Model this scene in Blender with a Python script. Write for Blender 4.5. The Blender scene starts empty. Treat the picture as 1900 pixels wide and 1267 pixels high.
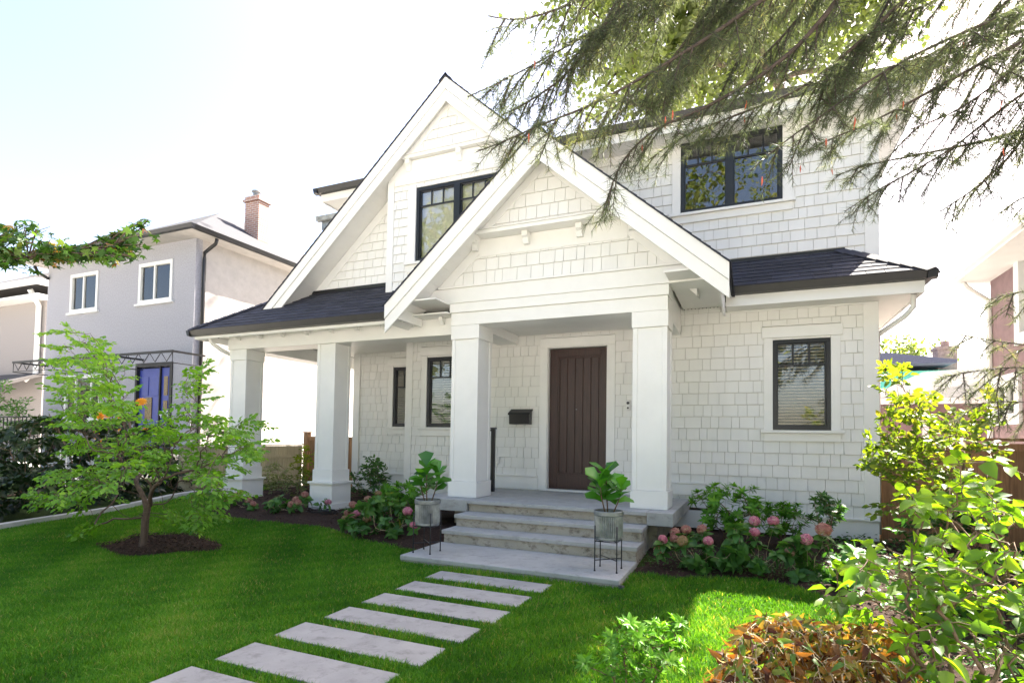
import bpy, math, random
import numpy as np
from mathutils import Vector, Matrix

# ------------------------------------------------------------------ camera, sky, sun, exposure
SC = bpy.context.scene
COL = SC.collection
CAM_H = 1.4715
R_ = np.array([0.91817237, 0.39588377, 0.01534712])
U_ = np.array([-2.84745e-4, -0.0380782, 0.99927472])
F_ = np.array([-0.39618103, 0.91751081, 0.03484963])
FPX, CXP, CYP = 1021.375, 950.0, 777.2
cam_d = bpy.data.cameras.new('camera')
cam = bpy.data.objects.new('camera', cam_d)
COL.objects.link(cam)
cam.matrix_world = Matrix(((R_[0], U_[0], -F_[0], 0), (R_[1], U_[1], -F_[1], 0), (R_[2], U_[2], -F_[2], CAM_H), (0, 0, 0, 1)))
cam_d.sensor_fit = 'HORIZONTAL'
cam_d.sensor_width = 36.0
cam_d.lens = FPX / 1900 * 36
cam_d.shift_x = 0.0
cam_d.shift_y = (CYP - 633.5) / 1900
cam_d.clip_start = 0.05
cam_d.clip_end = 2000
SC.camera = cam

SUN_EL, SUN_AZ = math.radians(49.5), math.radians(29.5)     # azimuth from +Y towards +X
world = bpy.data.worlds.new('World')
SC.world = world
world.use_nodes = True
wn = world.node_tree.nodes
bg = wn['Background']
sky = wn.new('ShaderNodeTexSky')
sky.sky_type = 'NISHITA'
sky.sun_disc = False
sky.sun_elevation = SUN_EL
sky.sun_rotation = SUN_AZ
sky.air_density = 1.0
sky.dust_density = 3.0
sky.ozone_density = 1.0
wb_ = wn.new('ShaderNodeMix')                # white balance of the shade
wb_.data_type = 'RGBA'
wb_.blend_type = 'MULTIPLY'
wb_.inputs[0].default_value = 1.0
wb_.inputs[7].default_value = (1.09, 0.985, 0.94, 1)
world.node_tree.links.new(sky.outputs[0], wb_.inputs[6])
world.node_tree.links.new(wb_.outputs[2], bg.inputs[0])
bg.inputs[1].default_value = 0.085
sun_d = bpy.data.lights.new('sun', 'SUN')
sun_d.energy = 5.0
sun_d.angle = math.radians(0.5)
sun_d.color = (1.0, 0.93, 0.82)
sun = bpy.data.objects.new('sun', sun_d)
COL.objects.link(sun)
SUN = Vector((math.cos(SUN_EL) * math.sin(SUN_AZ), math.cos(SUN_EL) * math.cos(SUN_AZ), math.sin(SUN_EL)))
sun.rotation_euler = SUN.to_track_quat('Z', 'Y').to_euler()
sun.location = (20, 30, 40)
SC.view_settings.view_transform = 'Standard'
SC.view_settings.look = 'None'
SC.view_settings.exposure = 2.64
SC.view_settings.gamma = 1
SC.render.engine = 'CYCLES'
SC.cycles.max_bounces = 8
SC.cycles.diffuse_bounces = 4
SC.cycles.transparent_max_bounces = 12
SC.cycles.use_denoising = True


def ray(px, py):
    return R_ * (px - CXP) / FPX - U_ * (py - CYP) / FPX + F_


def at(px, py, Y):
    """the point of depth Y that a spot of the photograph shows"""
    d = ray(px, py)
    p = d * (Y / d[1])
    return np.array([p[0], p[1], p[2] + CAM_H])


def atz(px, py, z):
    d = ray(px, py)
    p = d * ((z - CAM_H) / d[2])
    return np.array([p[0], p[1], z])


# ------------------------------------------------------------------ object helpers
def tag(o, label=None, cat=None, group=None, kind=None):
    if label: o['label'] = label
    if cat: o['category'] = cat
    if group: o['group'] = group
    if kind: o['kind'] = kind
    return o


def empty(name, loc=(0, 0, 0), label=None, cat=None, group=None):
    o = bpy.data.objects.new(name, None)
    COL.objects.link(o)
    o.location = loc
    return tag(o, label, cat, group)


def link(name, me, mat, parent=None, smooth=False):
    o = bpy.data.objects.new(name, me)
    COL.objects.link(o)
    if mat is not None and not me.materials:
        me.materials.append(mat)
    if smooth:
        me.polygons.foreach_set('use_smooth', np.ones(len(me.polygons), dtype=bool))
    if parent is not None:
        o.parent = parent
        o.matrix_parent_inverse = Matrix.Translation(-Vector(parent_world(parent)))
    return o


def parent_world(o):
    p = Vector(o.location)
    if o.parent is not None:
        p += Vector(parent_world(o.parent)) + o.matrix_parent_inverse.to_translation()
    return p


class MB:
    def __init__(s):
        s.v, s.f, s.t = [], [], []

    def add(s, vs, fs, tone=0.5):
        b = len(s.v)
        s.v += [tuple(map(float, q)) for q in vs]
        for f in fs:
            s.f.append([b + i for i in f])
            s.t.append(tone)

    def box(s, x0, x1, y0, y1, z0, z1, tone=0.5):
        s.add([(x0, y0, z0), (x1, y0, z0), (x1, y1, z0), (x0, y1, z0), (x0, y0, z1), (x1, y0, z1), (x1, y1, z1), (x0, y1, z1)],
              [(0, 3, 2, 1), (4, 5, 6, 7), (0, 1, 5, 4), (1, 2, 6, 5), (2, 3, 7, 6), (3, 0, 4, 7)], tone)
        return s

    def prism(s, poly, a0, a1, axis='y', tone=0.5):
        n = len(poly)

        def P(q, a):
            return (q[0], a, q[1]) if axis == 'y' else ((a, q[0], q[1]) if axis == 'x' else (q[0], q[1], a))
        vs = [P(q, a0) for q in poly] + [P(q, a1) for q in poly]
        fs = [tuple(range(n)), tuple(range(2 * n - 1, n - 1, -1))]
        for i in range(n):
            j = (i + 1) % n
            fs.append((i, i + n, j + n, j))
        s.add(vs, fs, tone)
        return s

    def obox(s, c, ax, ay, az, tone=0.5):
        c, ax, ay, az = map(np.array, (c, ax, ay, az))
        vs = [c + sx * ax + sy * ay + sz * az for sz in (-1, 1) for sx, sy in ((-1, -1), (1, -1), (1, 1), (-1, 1))]
        s.add(vs, [(0, 3, 2, 1), (4, 5, 6, 7), (0, 1, 5, 4), (1, 2, 6, 5), (2, 3, 7, 6), (3, 0, 4, 7)], tone)
        return s

    def tube(s, pts, rad, n=6, tone=0.5, cap=True):
        pts = [np.array(p, float) for p in pts]
        if not hasattr(rad, '__len__'): rad = [rad] * len(pts)
        rings = []
        ref = np.array([0.31, 0.17, 0.93])
        for i, p in enumerate(pts):
            d = pts[min(i + 1, len(pts) - 1)] - pts[max(i - 1, 0)]
            d = d / (np.linalg.norm(d) + 1e-9)
            a = np.cross(d, ref)
            if np.linalg.norm(a) < 1e-3: a = np.cross(d, np.array([1.0, 0, 0]))
            a /= np.linalg.norm(a)
            b = np.cross(d, a)
            rings.append([p + rad[i] * (math.cos(2 * math.pi * k / n) * a + math.sin(2 * math.pi * k / n) * b) for k in range(n)])
        vs = [q for r in rings for q in r]
        fs = []
        for i in range(len(pts) - 1):
            for k in range(n):
                k2 = (k + 1) % n
                fs.append((i * n + k, i * n + k2, (i + 1) * n + k2, (i + 1) * n + k))
        if cap:
            fs.append(tuple(range(n - 1, -1, -1)))
            fs.append(tuple(range((len(pts) - 1) * n, len(pts) * n)))
        s.add(vs, fs, tone)
        return s

    def lathe(s, c, prof, n=24, tone=0.5, flute=0, fdepth=0):
        vs, fs = [], []
        for r, z, fl in [(q + (0,))[:3] for q in prof]:
            for k in range(n):
                rr = r - (fdepth * (k % 2) if fl else 0)
                a = 2 * math.pi * k / n
                vs.append((c[0] + rr * math.cos(a), c[1] + rr * math.sin(a), c[2] + z))
        for i in range(len(prof) - 1):
            for k in range(n):
                k2 = (k + 1) % n
                fs.append((i * n + k, i * n + k2, (i + 1) * n + k2, (i + 1) * n + k))
        s.add(vs, fs, tone)
        return s

    def field(s, O, U, V, N, poly, holes=(), e=0.18, wmin=0.12, wmax=0.26, lift=0.016, base=0.004, gap=0.004, rng=None, v0=0.0, tvar=1.0, jit=0.0, vgap=0.0):
        """courses of lapped shingles over a convex polygon"""
        O, U, V, N = (np.array(q, float) for q in (O, U, V, N))
        us = [q[0] for q in poly]
        vv = [q[1] for q in poly]
        k = math.floor((min(vv) - v0) / e)
        while v0 + k * e < max(vv):
            a = v0 + k * e
            b = a + e
            u = min(us) - rng.random() * wmax
            while u < max(us):
                w = rng.uniform(wmin, wmax)
                j = rng.uniform(0, jit)
                rects = [(u + gap / 2, a - j, u + w - gap / 2, b - vgap)]
                for h in holes:
                    nr = []
                    for r in rects: nr += rsub(r, h)
                    rects = nr
                tone = .1 + .9 * rng.random() * tvar
                ll = lift * rng.uniform(0.94, 1.06)
                for r in rects:
                    if r[2] - r[0] < 0.006 or r[3] - r[1] < 0.006: continue
                    pg = clip([(r[0], r[1]), (r[2], r[1]), (r[2], r[3]), (r[0], r[3])], poly)
                    if len(pg) < 3: continue
                    n = len(pg)
                    top = [O + U * p[0] + V * p[1] + N * (base + ll * (1 - (p[1] - a) / e)) for p in pg]
                    bot = [O + U * p[0] + V * p[1] for p in pg]
                    s.add(top + bot, [tuple(range(n))] + [(i, i + n, (i + 1) % n + n, (i + 1) % n) for i in range(n)], tone)
                u += w
            k += 1
        return s

    def build(s, name, mat, parent=None, smooth=False, bev=0.0):
        me = bpy.data.meshes.new(name)
        me.from_pydata(s.v, [], s.f)
        at_ = me.attributes.new('tone', 'FLOAT', 'FACE')
        at_.data.foreach_set('value', np.array(s.t, dtype=np.float32))
        o = link(name, me, mat, parent, smooth)
        if bev:
            m = o.modifiers.new('bevel', 'BEVEL')
            m.width = bev
            m.segments = 2
            m.limit_method = 'ANGLE'
        return o


def rsub(r, h):
    if h[0] >= r[2] or h[2] <= r[0] or h[1] >= r[3] or h[3] <= r[1]: return [r]
    out = []
    if r[0] < h[0]: out.append((r[0], r[1], h[0], r[3]))
    if h[2] < r[2]: out.append((h[2], r[1], r[2], r[3]))
    x0, x1 = max(r[0], h[0]), min(r[2], h[2])
    if r[1] < h[1]: out.append((x0, r[1], x1, h[1]))
    if h[3] < r[3]: out.append((x0, h[3], x1, r[3]))
    return out


def clip(pg, poly):
    A = sum(poly[i][0] * poly[(i + 1) % len(poly)][1] - poly[(i + 1) % len(poly)][0] * poly[i][1] for i in range(len(poly)))
    cp = poly if A > 0 else poly[::-1]
    for i in range(len(cp)):
        a, b = cp[i], cp[(i + 1) % len(cp)]
        out = []
        side = lambda p: (b[0] - a[0]) * (p[1] - a[1]) - (b[1] - a[1]) * (p[0] - a[0])
        for j in range(len(pg)):
            p, q = pg[j], pg[(j + 1) % len(pg)]
            sp, sq = side(p), side(q)
            if sp >= -1e-9: out.append(p)
            if (sp > 1e-9 and sq < -1e-9) or (sp < -1e-9 and sq > 1e-9):
                t = sp / (sp - sq)
                out.append((p[0] + t * (q[0] - p[0]), p[1] + t * (q[1] - p[1])))
        pg = out
        if len(pg) < 3: return []
    return pg


def wall_backing(mb, poly, holes, y0, y1):
    """a wall in the XZ plane with rectangular openings left out"""
    xs = [q[0] for q in poly]
    zs = [q[1] for q in poly]
    rects = [(min(xs), min(zs), max(xs), max(zs))]
    for h in holes:
        nr = []
        for r in rects: nr += rsub(r, h)
        rects = nr
    for r in rects:
        pg = clip([(r[0], r[1]), (r[2], r[1]), (r[2], r[3]), (r[0], r[3])], poly)
        if len(pg) >= 3: mb.prism(pg, y0, y1, tone=0.0)


def np_mesh(name, V, F, tone, mat, parent=None, smooth=False):
    V = np.asarray(V, np.float32)
    F = np.asarray(F, np.int32)
    me = bpy.data.meshes.new(name)
    me.vertices.add(len(V))
    me.vertices.foreach_set('co', V.ravel())
    k = F.shape[1]
    me.loops.add(F.size)
    me.loops.foreach_set('vertex_index', F.ravel())
    me.polygons.add(len(F))
    me.polygons.foreach_set('loop_start', np.arange(0, F.size, k, dtype=np.int32))
    me.polygons.foreach_set('loop_total', np.full(len(F), k, np.int32))
    me.update(calc_edges=True)
    a = me.attributes.new('tone', 'FLOAT', 'FACE')
    a.data.foreach_set('value', np.asarray(tone, np.float32))
    return link(name, me, mat, parent, smooth)


def unit(a):
    return a / (np.linalg.norm(a, axis=-1, keepdims=True) + 1e-9)


class Leaves:
    def __init__(s, seed=0):
        s.P, s.D, s.N, s.L, s.W, s.T = [], [], [], [], [], []
        s.r = np.random.default_rng(seed)

    def add(s, P, D, N, L, W, T):
        P = np.atleast_2d(P)
        n = len(P)
        s.P.append(P)
        s.D.append(np.broadcast_to(D, (n, 3)))
        s.N.append(np.broadcast_to(N, (n, 3)))
        for lst, val in ((s.L, L), (s.W, W), (s.T, T)):
            lst.append(np.broadcast_to(val, (n,)))

    def arrays(s):
        P = np.concatenate(s.P)
        D = unit(np.concatenate(s.D))
        N = np.concatenate(s.N)
        N = unit(N - D * (N * D).sum(1, keepdims=True))
        return P, D, N, np.concatenate(s.L), np.concatenate(s.W), np.concatenate(s.T)

    def build(s, name, mat, parent=None, shape='leaf', fold=0.18, droop=0.25):
        P, D, N, L, W, T = s.arrays()
        S = np.cross(D, N)
        n = len(P)
        if shape == 'needle':
            V = np.stack([P - S * (W / 2)[:, None], P + S * (W / 2)[:, None], P + D * L[:, None]], 1)
            return np_mesh(name, V.reshape(-1, 3), np.arange(3 * n).reshape(n, 3), T, mat, parent)
        if shape == 'star':
            V, m = [], 11
            V.append(P)
            rad = [1, .38, .82, .34, .6, .3, .6, .34, .82, .38]
            ang = [0, 24, 48, 78, 110, 180, 250, 282, 312, 336]
            for r_, a in zip(rad, ang):
                a = math.radians(a)
                q = P + D * (L * .62)[:, None] * 0 + (D * math.cos(a) + S * math.sin(a)) * (L * r_ * .62)[:, None]
                q = q - N * (L * .12 * r_ * r_)[:, None]
                V.append(q)
            V = np.stack(V, 1)
            b = np.arange(n)[:, None] * m
            F = np.concatenate([np.concatenate([b, b + 1 + i, b + 1 + (i + 1) % 10], 1) for i in range(10)])
            return np_mesh(name, V.reshape(-1, 3), F, np.tile(T, 10), mat, parent)
        l, w = L[:, None], W[:, None]
        up = N * w * fold
        if shape == 'obovate':
            a1, b1, a2, b2 = .35, .26, .78, .5
        elif shape == 'lance':
            a1, b1, a2, b2 = .3, .5, .68, .34
        else:
            a1, b1, a2, b2 = .3, .46, .68, .38
        v0 = P
        r1 = P + D * l * a1 + S * w * b1 + up - N * l * droop * a1 * a1
        r2 = P + D * l * a2 + S * w * b2 + up * .7 - N * l * droop * a2 * a2
        tp = P + D * l - N * l * droop
        l2 = P + D * l * a2 - S * w * b2 + up * .7 - N * l * droop * a2 * a2
        l1 = P + D * l * a1 - S * w * b1 + up - N * l * droop * a1 * a1
        m1 = P + D * l * .5 - N * l * droop * .25
        V = np.stack([v0, r1, r2, tp, l2, l1, m1], 1)
        b = np.arange(n)[:, None] * 7
        F = np.concatenate([np.concatenate([b + i for i in q], 1) for q in ((0, 1, 2, 6), (6, 2, 3, 3), (0, 6, 4, 5), (6, 3, 3, 4))])
        Fa = np.concatenate([np.concatenate([b + i for i in q], 1) for q in ((0, 1, 6), (1, 2, 6), (2, 3, 6), (3, 4, 6), (4, 5, 6), (5, 0, 6))])
        return np_mesh(name, V.reshape(-1, 3), Fa, np.tile(T, 6), mat, parent, smooth=True)


class Plant:
    """a woody skeleton that reaches for given points"""
    def __init__(s, pts, rng):
        s.p = [np.array(q, float) for q in pts]
        s.par = [-1] + list(range(len(pts) - 1))
        s.len = [0.0]
        for i in range(1, len(pts)): s.len.append(s.len[-1] + np.linalg.norm(s.p[i] - s.p[i - 1]))
        s.rng = rng
        s.tips = []

    def reach(s, t, start=0, wlen=0.35, steps=6, curve=0.35, wob=0.02):
        t = np.array(t, float)
        A = np.array(s.p[start:])
        d = np.linalg.norm(A - t, axis=1) + wlen * np.array(s.len[start:])
        j = int(np.argmin(d)) + start
        p0 = s.p[j]
        pj = s.p[s.par[j]] if s.par[j] >= 0 else p0 - np.array([0, 0, .1])
        d0 = unit(p0 - pj)
        D = np.linalg.norm(t - p0)
        c = p0 + d0 * D * curve
        prev = j
        path = [p0]
        for k in range(1, steps + 1):
            a = k / steps
            q = (1 - a) ** 2 * p0 + 2 * a * (1 - a) * c + a * a * t + np.array([s.rng.gauss(0, wob) for _ in range(3)]) * (a < 1)
            s.p.append(q)
            s.par.append(prev)
            s.len.append(s.len[prev] + np.linalg.norm(q - s.p[prev]))
            prev = len(s.p) - 1
            path.append(q)
        s.tips.append(prev)
        return path

    def tubes(s, mb, rtip=0.004, power=0.5, rmax=0.1, n=6, tone=0.5):
        N = len(s.p)
        ch = [[] for _ in range(N)]
        cnt = [1] * N
        for i in range(N - 1, 0, -1):
            cnt[s.par[i]] += cnt[i] if ch[i] or True else 1
            ch[s.par[i]].append(i)
        lv = [0] * N
        for i in range(N - 1, -1, -1):
            lv[i] = max(1, sum(lv[c] for c in ch[i]))
        rad = [min(rmax, rtip * lv[i] ** power) for i in range(N)]
        stack = [0]
        while stack:
            r = stack.pop()
            chain = [r] if s.par[r] < 0 else [s.par[r], r]
            cur = r
            while ch[cur]:
                nx = max(ch[cur], key=lambda c: lv[c])
                for c in ch[cur]:
                    if c != nx: stack.append(c)
                chain.append(nx)
                cur = nx
            if len(chain) > 1:
                rr = [rad[c] for c in chain]
                if s.par[r] >= 0: rr[0] = rad[r]
                rr[-1] *= .6
                mb.tube([s.p[c] for c in chain], rr, n=n, tone=tone, cap=False)
        return mb


# ------------------------------------------------------------------ materials
def mat_base(name):
    m = bpy.data.materials.new(name)
    m.use_nodes = True
    nt = m.node_tree
    return m, nt, nt.nodes['Principled BSDF']


def ramp(nt, fac, stops):
    r = nt.nodes.new('ShaderNodeValToRGB')
    cr = r.color_ramp
    cr.elements[0].position, cr.elements[1].position = stops[0][0], stops[-1][0]
    cr.elements[0].color = tuple(stops[0][1]) + (1,)
    cr.elements[1].color = tuple(stops[-1][1]) + (1,)
    for p, c in stops[1:-1]:
        e = cr.elements.new(p)
        e.color = tuple(c) + (1,)
    nt.links.new(fac, r.inputs[0])
    return r.outputs[0]


def tex_noise(nt, scale, detail=4, rough=.6, obj=True, stretch=None):
    tc = nt.nodes.new('ShaderNodeTexCoord')
    n = nt.nodes.new('ShaderNodeTexNoise')
    n.inputs['Scale'].default_value = scale
    n.inputs['Detail'].default_value = detail
    n.inputs['Roughness'].default_value = rough
    src = tc.outputs['Object']
    if stretch:
        mp = nt.nodes.new('ShaderNodeMapping')
        mp.inputs['Scale'].default_value = stretch
        nt.links.new(src, mp.inputs[0])
        src = mp.outputs[0]
    nt.links.new(src, n.inputs[0])
    return n.outputs[0]


def tone(nt):
    a = nt.nodes.new('ShaderNodeAttribute')
    a.attribute_name = 'tone'
    return a.outputs['Fac']


def mixc(nt, fac, a, b, mode='MIX'):
    m = nt.nodes.new('ShaderNodeMix')
    m.data_type = 'RGBA'
    m.blend_type = mode
    for sock, v in ((m.inputs[0], fac), (m.inputs[6], a), (m.inputs[7], b)):
        if isinstance(v, (int, float)): sock.default_value = v
        elif isinstance(v, tuple): sock.default_value = v + (1,)
        else: nt.links.new(v, sock)
    return m.outputs[2]


def bump(nt, bs, h, strength=.3, dist=.01):
    b = nt.nodes.new('ShaderNodeBump')
    b.inputs['Strength'].default_value = strength
    b.inputs['Distance'].default_value = dist
    nt.links.new(h, b.inputs['Height'])
    nt.links.new(b.outputs[0], bs.inputs['Normal'])


def simple(name, c, rough=.5, var=.12, scale=6, bmp=0, bscale=60, bdist=.004, metal=0, tonevar=0, stretch=None, spec=.5):
    m, nt, bs = mat_base(name)
    n = tex_noise(nt, scale, stretch=stretch)
    lo, hi = tuple(x * (1 - var) for x in c), tuple(min(1, x * (1 + var)) for x in c)
    col = ramp(nt, n, [(.3, lo), (.7, hi)])
    if tonevar:
        f = ramp(nt, tone(nt), [(0, (1 - tonevar,) * 3), (1, (1 + tonevar * .3,) * 3)])
        col = mixc(nt, 1.0, col, f, 'MULTIPLY')
    nt.links.new(col, bs.inputs['Base Color'])
    bs.inputs['Roughness'].default_value = rough
    bs.inputs['Metallic'].default_value = metal
    bs.inputs['Specular IOR Level'].default_value = spec
    if bmp: bump(nt, bs, tex_noise(nt, bscale, 5, stretch=stretch), bmp, bdist)
    return m


def leafmat(name, stops, trans=.45, rough=.45, tcol=(1.25, 1.35, .55), spec=.4):
    m, nt, bs = mat_base(name)
    col = ramp(nt, tone(nt), stops)
    nt.links.new(col, bs.inputs['Base Color'])
    bs.inputs['Roughness'].default_value = rough
    bs.inputs['Specular IOR Level'].default_value = spec
    tr = nt.nodes.new('ShaderNodeBsdfTranslucent')
    tc = mixc(nt, 1.0, col, tcol, 'MULTIPLY')
    nt.links.new(tc, tr.inputs[0])
    mx = nt.nodes.new('ShaderNodeMixShader')
    mx.inputs[0].default_value = trans
    nt.links.new(bs.outputs[0], mx.inputs[1])
    nt.links.new(tr.outputs[0], mx.inputs[2])
    nt.links.new(mx.outputs[0], nt.nodes['Material Output'].inputs[0])
    return m


def glassmat():
    m, nt, bs = mat_base('window_glass')
    fr = nt.nodes.new('ShaderNodeFresnel')
    fr.inputs[0].default_value = 1.52
    ma = nt.nodes.new('ShaderNodeMath')
    ma.operation = 'MULTIPLY_ADD'
    ma.use_clamp = True
    ma.inputs[1].default_value = 1.1
    ma.inputs[2].default_value = .05
    nt.links.new(fr.outputs[0], ma.inputs[0])
    tr = nt.nodes.new('ShaderNodeBsdfTransparent')
    tr.inputs[0].default_value = (.95, .96, .95, 1)
    gl = nt.nodes.new('ShaderNodeBsdfGlossy')
    gl.inputs['Roughness'].default_value = .0
    n = tex_noise(nt, 1.3, 2)
    b = nt.nodes.new('ShaderNodeBump')
    b.inputs['Strength'].default_value = .04
    b.inputs['Distance'].default_value = .05
    nt.links.new(n, b.inputs['Height'])
    nt.links.new(b.outputs[0], gl.inputs['Normal'])
    mx = nt.nodes.new('ShaderNodeMixShader')
    nt.links.new(ma.outputs[0], mx.inputs[0])
    nt.links.new(tr.outputs[0], mx.inputs[1])
    nt.links.new(gl.outputs[0], mx.inputs[2])
    nt.links.new(mx.outputs[0], nt.nodes['Material Output'].inputs[0])
    return m


M = {}
M['white'] = simple('white_paint', (.80, .795, .77), .42, .03, 3, .06, 90, .002)
M['siding'] = simple('white_shingle_paint', (.80, .795, .77), .5, .03, 5, .12, 40, .002, stretch=(1, 1, .15))
_nt = M['siding'].node_tree                     # darker wall backing: shade of the shingle joints put into the colour
_b = _nt.nodes['Principled BSDF']
_old = _b.inputs['Base Color'].links[0].from_socket
_f = ramp(_nt, tone(_nt), [(0, (.70, .69, .67)), (.05, (.95, .95, .945)), (.55, (.99, .99, .985)), (1, (1.0, 1.0, 1.0))])
_nt.links.new(mixc(_nt, 1.0, _old, _f, 'MULTIPLY'), _b.inputs['Base Color'])
M['soffit'] = simple('white_soffit', (.80, .79, .765), .5, .03, 3)
M['roof'] = simple('asphalt_shingle', (.034, .036, .052), .85, .35, 260, .5, 300, .004, tonevar=.45)
M['black'] = simple('black_metal', (.012, .012, .014), .35, .2, 8)
M['frame'] = simple('black_window_frame', (.012, .014, .02), .3, .15, 8)
M['glass'] = glassmat()
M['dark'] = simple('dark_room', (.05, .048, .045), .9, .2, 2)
M['blind'] = simple('white_blind', (.72, .7, .64), .5, .05, 3)
M['woodblind'] = simple('warm_blind', (.82, .72, .57), .5, .10, 3)
M['door'] = simple('dark_brown_door', (.040, .0145, .010), .42, .45, 9, .25, 60, .002, stretch=(9, 9, .5))
M['pot'] = simple('galvanised_metal', (.25, .265, .27), .45, .35, 9, .1, 60, .002, metal=.5)
M['soil'] = simple('potting_soil', (.02, .013, .009), .95, .5, 60, .6, 80, .01)
M['bark'] = simple('bark', (.11, .075, .055), .85, .4, 30, .6, 60, .006, stretch=(1, 1, .3))
M['twig'] = simple('twig_bark', (.16, .10, .06), .8, .3, 30)
M['paletwig'] = simple('pale_twig', (.42, .33, .22), .7, .3, 30)
M['cedarbark'] = simple('cedar_bark', (.07, .05, .04), .9, .4, 30, .5, 50, .006)
M['stucco'] = simple('grey_stucco', (.37, .368, .41), .95, .16, 26, .9, 90, .012)
M['stuccofar'] = simple('beige_stucco', (.30, .275, .265), .95, .12, 20, .9, 60, .012)
M['stuccopale'] = simple('pale_lit_stucco', (.48, .45, .43), .95, .08, 5, .9, 60, .012)  # grey stucco paled: sunlight on the side wall put into its colour
M['mauve'] = simple('mauve_stucco', (.22, .145, .15), .9, .12, 6, .4, 80, .006)
M['teal'] = simple('teal_paint', (.10, .46, .38), .6, .06, 4)
M['greyroof'] = simple('grey_roof', (.06, .06, .068), .95, .25, 40, .5, 60, .01)
M['paleroof'] = simple('pale_roof', (.085, .078, .076), .95, .15, 40, .5, 60, .01)
M['slateroof'] = simple('slate_blue_roof', (.09, .10, .15), .9, .2, 20)
M['hazebrick'] = simple('hazed_brick', (.30, .22, .20), .95, .35, 9, .5, 30, .01)  # brick greyed: distance haze put into the colour
M['brick'] = None
M['bluedoor'] = simple('blue_door', (.035, .055, .30), .4, .1, 6)
M['iron'] = simple('wrought_iron', (.02, .02, .02), .6, .3, 20)
M['cedarfence'] = simple('cedar_board', (.36, .19, .085), .75, .3, 6, .3, 40, .003, tonevar=.3, stretch=(8, 8, .5))
M['beigefence'] = simple('beige_board', (.50, .46, .32), .75, .12, 6, .2, 40, .003, tonevar=.15, stretch=(6, 6, .5))
M['kerb'] = simple('kerb_concrete', (.46, .45, .43), .9, .15, 9, .4, 90, .006)
M['plastic'] = simple('white_plastic', (.75, .75, .73), .35, .03, 3)
M['amber'] = simple('amber_glass', (.20, .13, .05), .2, .6, 30)


def brickmat():
    m, nt, bs = mat_base('chimney_brick')
    tc = nt.nodes.new('ShaderNodeTexCoord')
    mp = nt.nodes.new('ShaderNodeMapping')
    mp.inputs['Rotation'].default_value = (math.radians(90), 0, 0)
    b = nt.nodes.new('ShaderNodeTexBrick')
    b.inputs['Scale'].default_value = 1.0
    b.inputs['Brick Width'].default_value = .22
    b.inputs['Row Height'].default_value = .075
    b.inputs['Mortar Size'].default_value = .01
    b.inputs['Color1'].default_value = (.40, .22, .17, 1)
    b.inputs['Color2'].default_value = (.30, .17, .14, 1)
    b.inputs['Mortar'].default_value = (.5, .46, .43, 1)
    nt.links.new(tc.outputs['Object'], mp.inputs[0])
    nt.links.new(mp.outputs[0], b.inputs[0])
    nt.links.new(b.outputs[0], bs.inputs['Base Color'])
    bs.inputs['Roughness'].default_value = .9
    return m


M['brick'] = brickmat()


def concretemat(name, c1, c2, stain, amount):
    m, nt, bs = mat_base(name)
    n1 = tex_noise(nt, 3.5, 6, .65)
    col = ramp(nt, n1, [(.3, c1), (.7, c2)])
    n2 = tex_noise(nt, 9, 5, .7, stretch=(1, 1, 1.6))
    f = ramp(nt, n2, [(.52, (0, 0, 0)), (.68, (amount,) * 3)])
    col = mixc(nt, f, col, stain)
    n3 = tex_noise(nt, 55, 3)
    f3 = ramp(nt, n3, [(.66, (0, 0, 0)), (.72, (amount * .8,) * 3)])
    col = mixc(nt, f3, col, tuple(x * .5 for x in stain))
    nt.links.new(col, bs.inputs['Base Color'])
    bs.inputs['Roughness'].default_value = .88
    bump(nt, bs, tex_noise(nt, 70, 5), .35, .004)
    return m


M['riser'] = concretemat('step_riser_concrete', (.34, .31, .255), (.43, .39, .33), (.12, .095, .07), .8)
M['tread'] = concretemat('step_tread_concrete', (.36, .36, .35), (.44, .44, .425), (.22, .21, .195), .5)
M['stone'] = concretemat('paver_stone', (.275, .272, .262), (.35, .346, .335), (.17, .165, .155), .65)


def earthmat(name, c1, c2, scale=40):
    m, nt, bs = mat_base(name)
    n = tex_noise(nt, scale, 8, .7)
    col = ramp(nt, n, [(.3, c1), (.62, c2), (.8, tuple(x * 2.2 for x in c2))])
    nt.links.new(col, bs.inputs['Base Color'])
    bs.inputs['Roughness'].default_value = .95
    bs.inputs['Specular IOR Level'].default_value = .15
    bump(nt, bs, tex_noise(nt, scale * 1.2, 8, .75), .9, .03)
    return m


M['mulch'] = earthmat('mulch', (.026, .016, .013), (.075, .047, .036))
M['chip'] = simple('bark_chip', (.10, .062, .045), .95, .5, 20, tonevar=.7, spec=.15)
M['earth'] = earthmat('lawn_earth', (.03, .05, .010), (.05, .085, .016), 14)
M['street'] = simple('open_ground', (.48, .46, .42), .95, .12, 2, .3, 60, .01)

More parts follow.
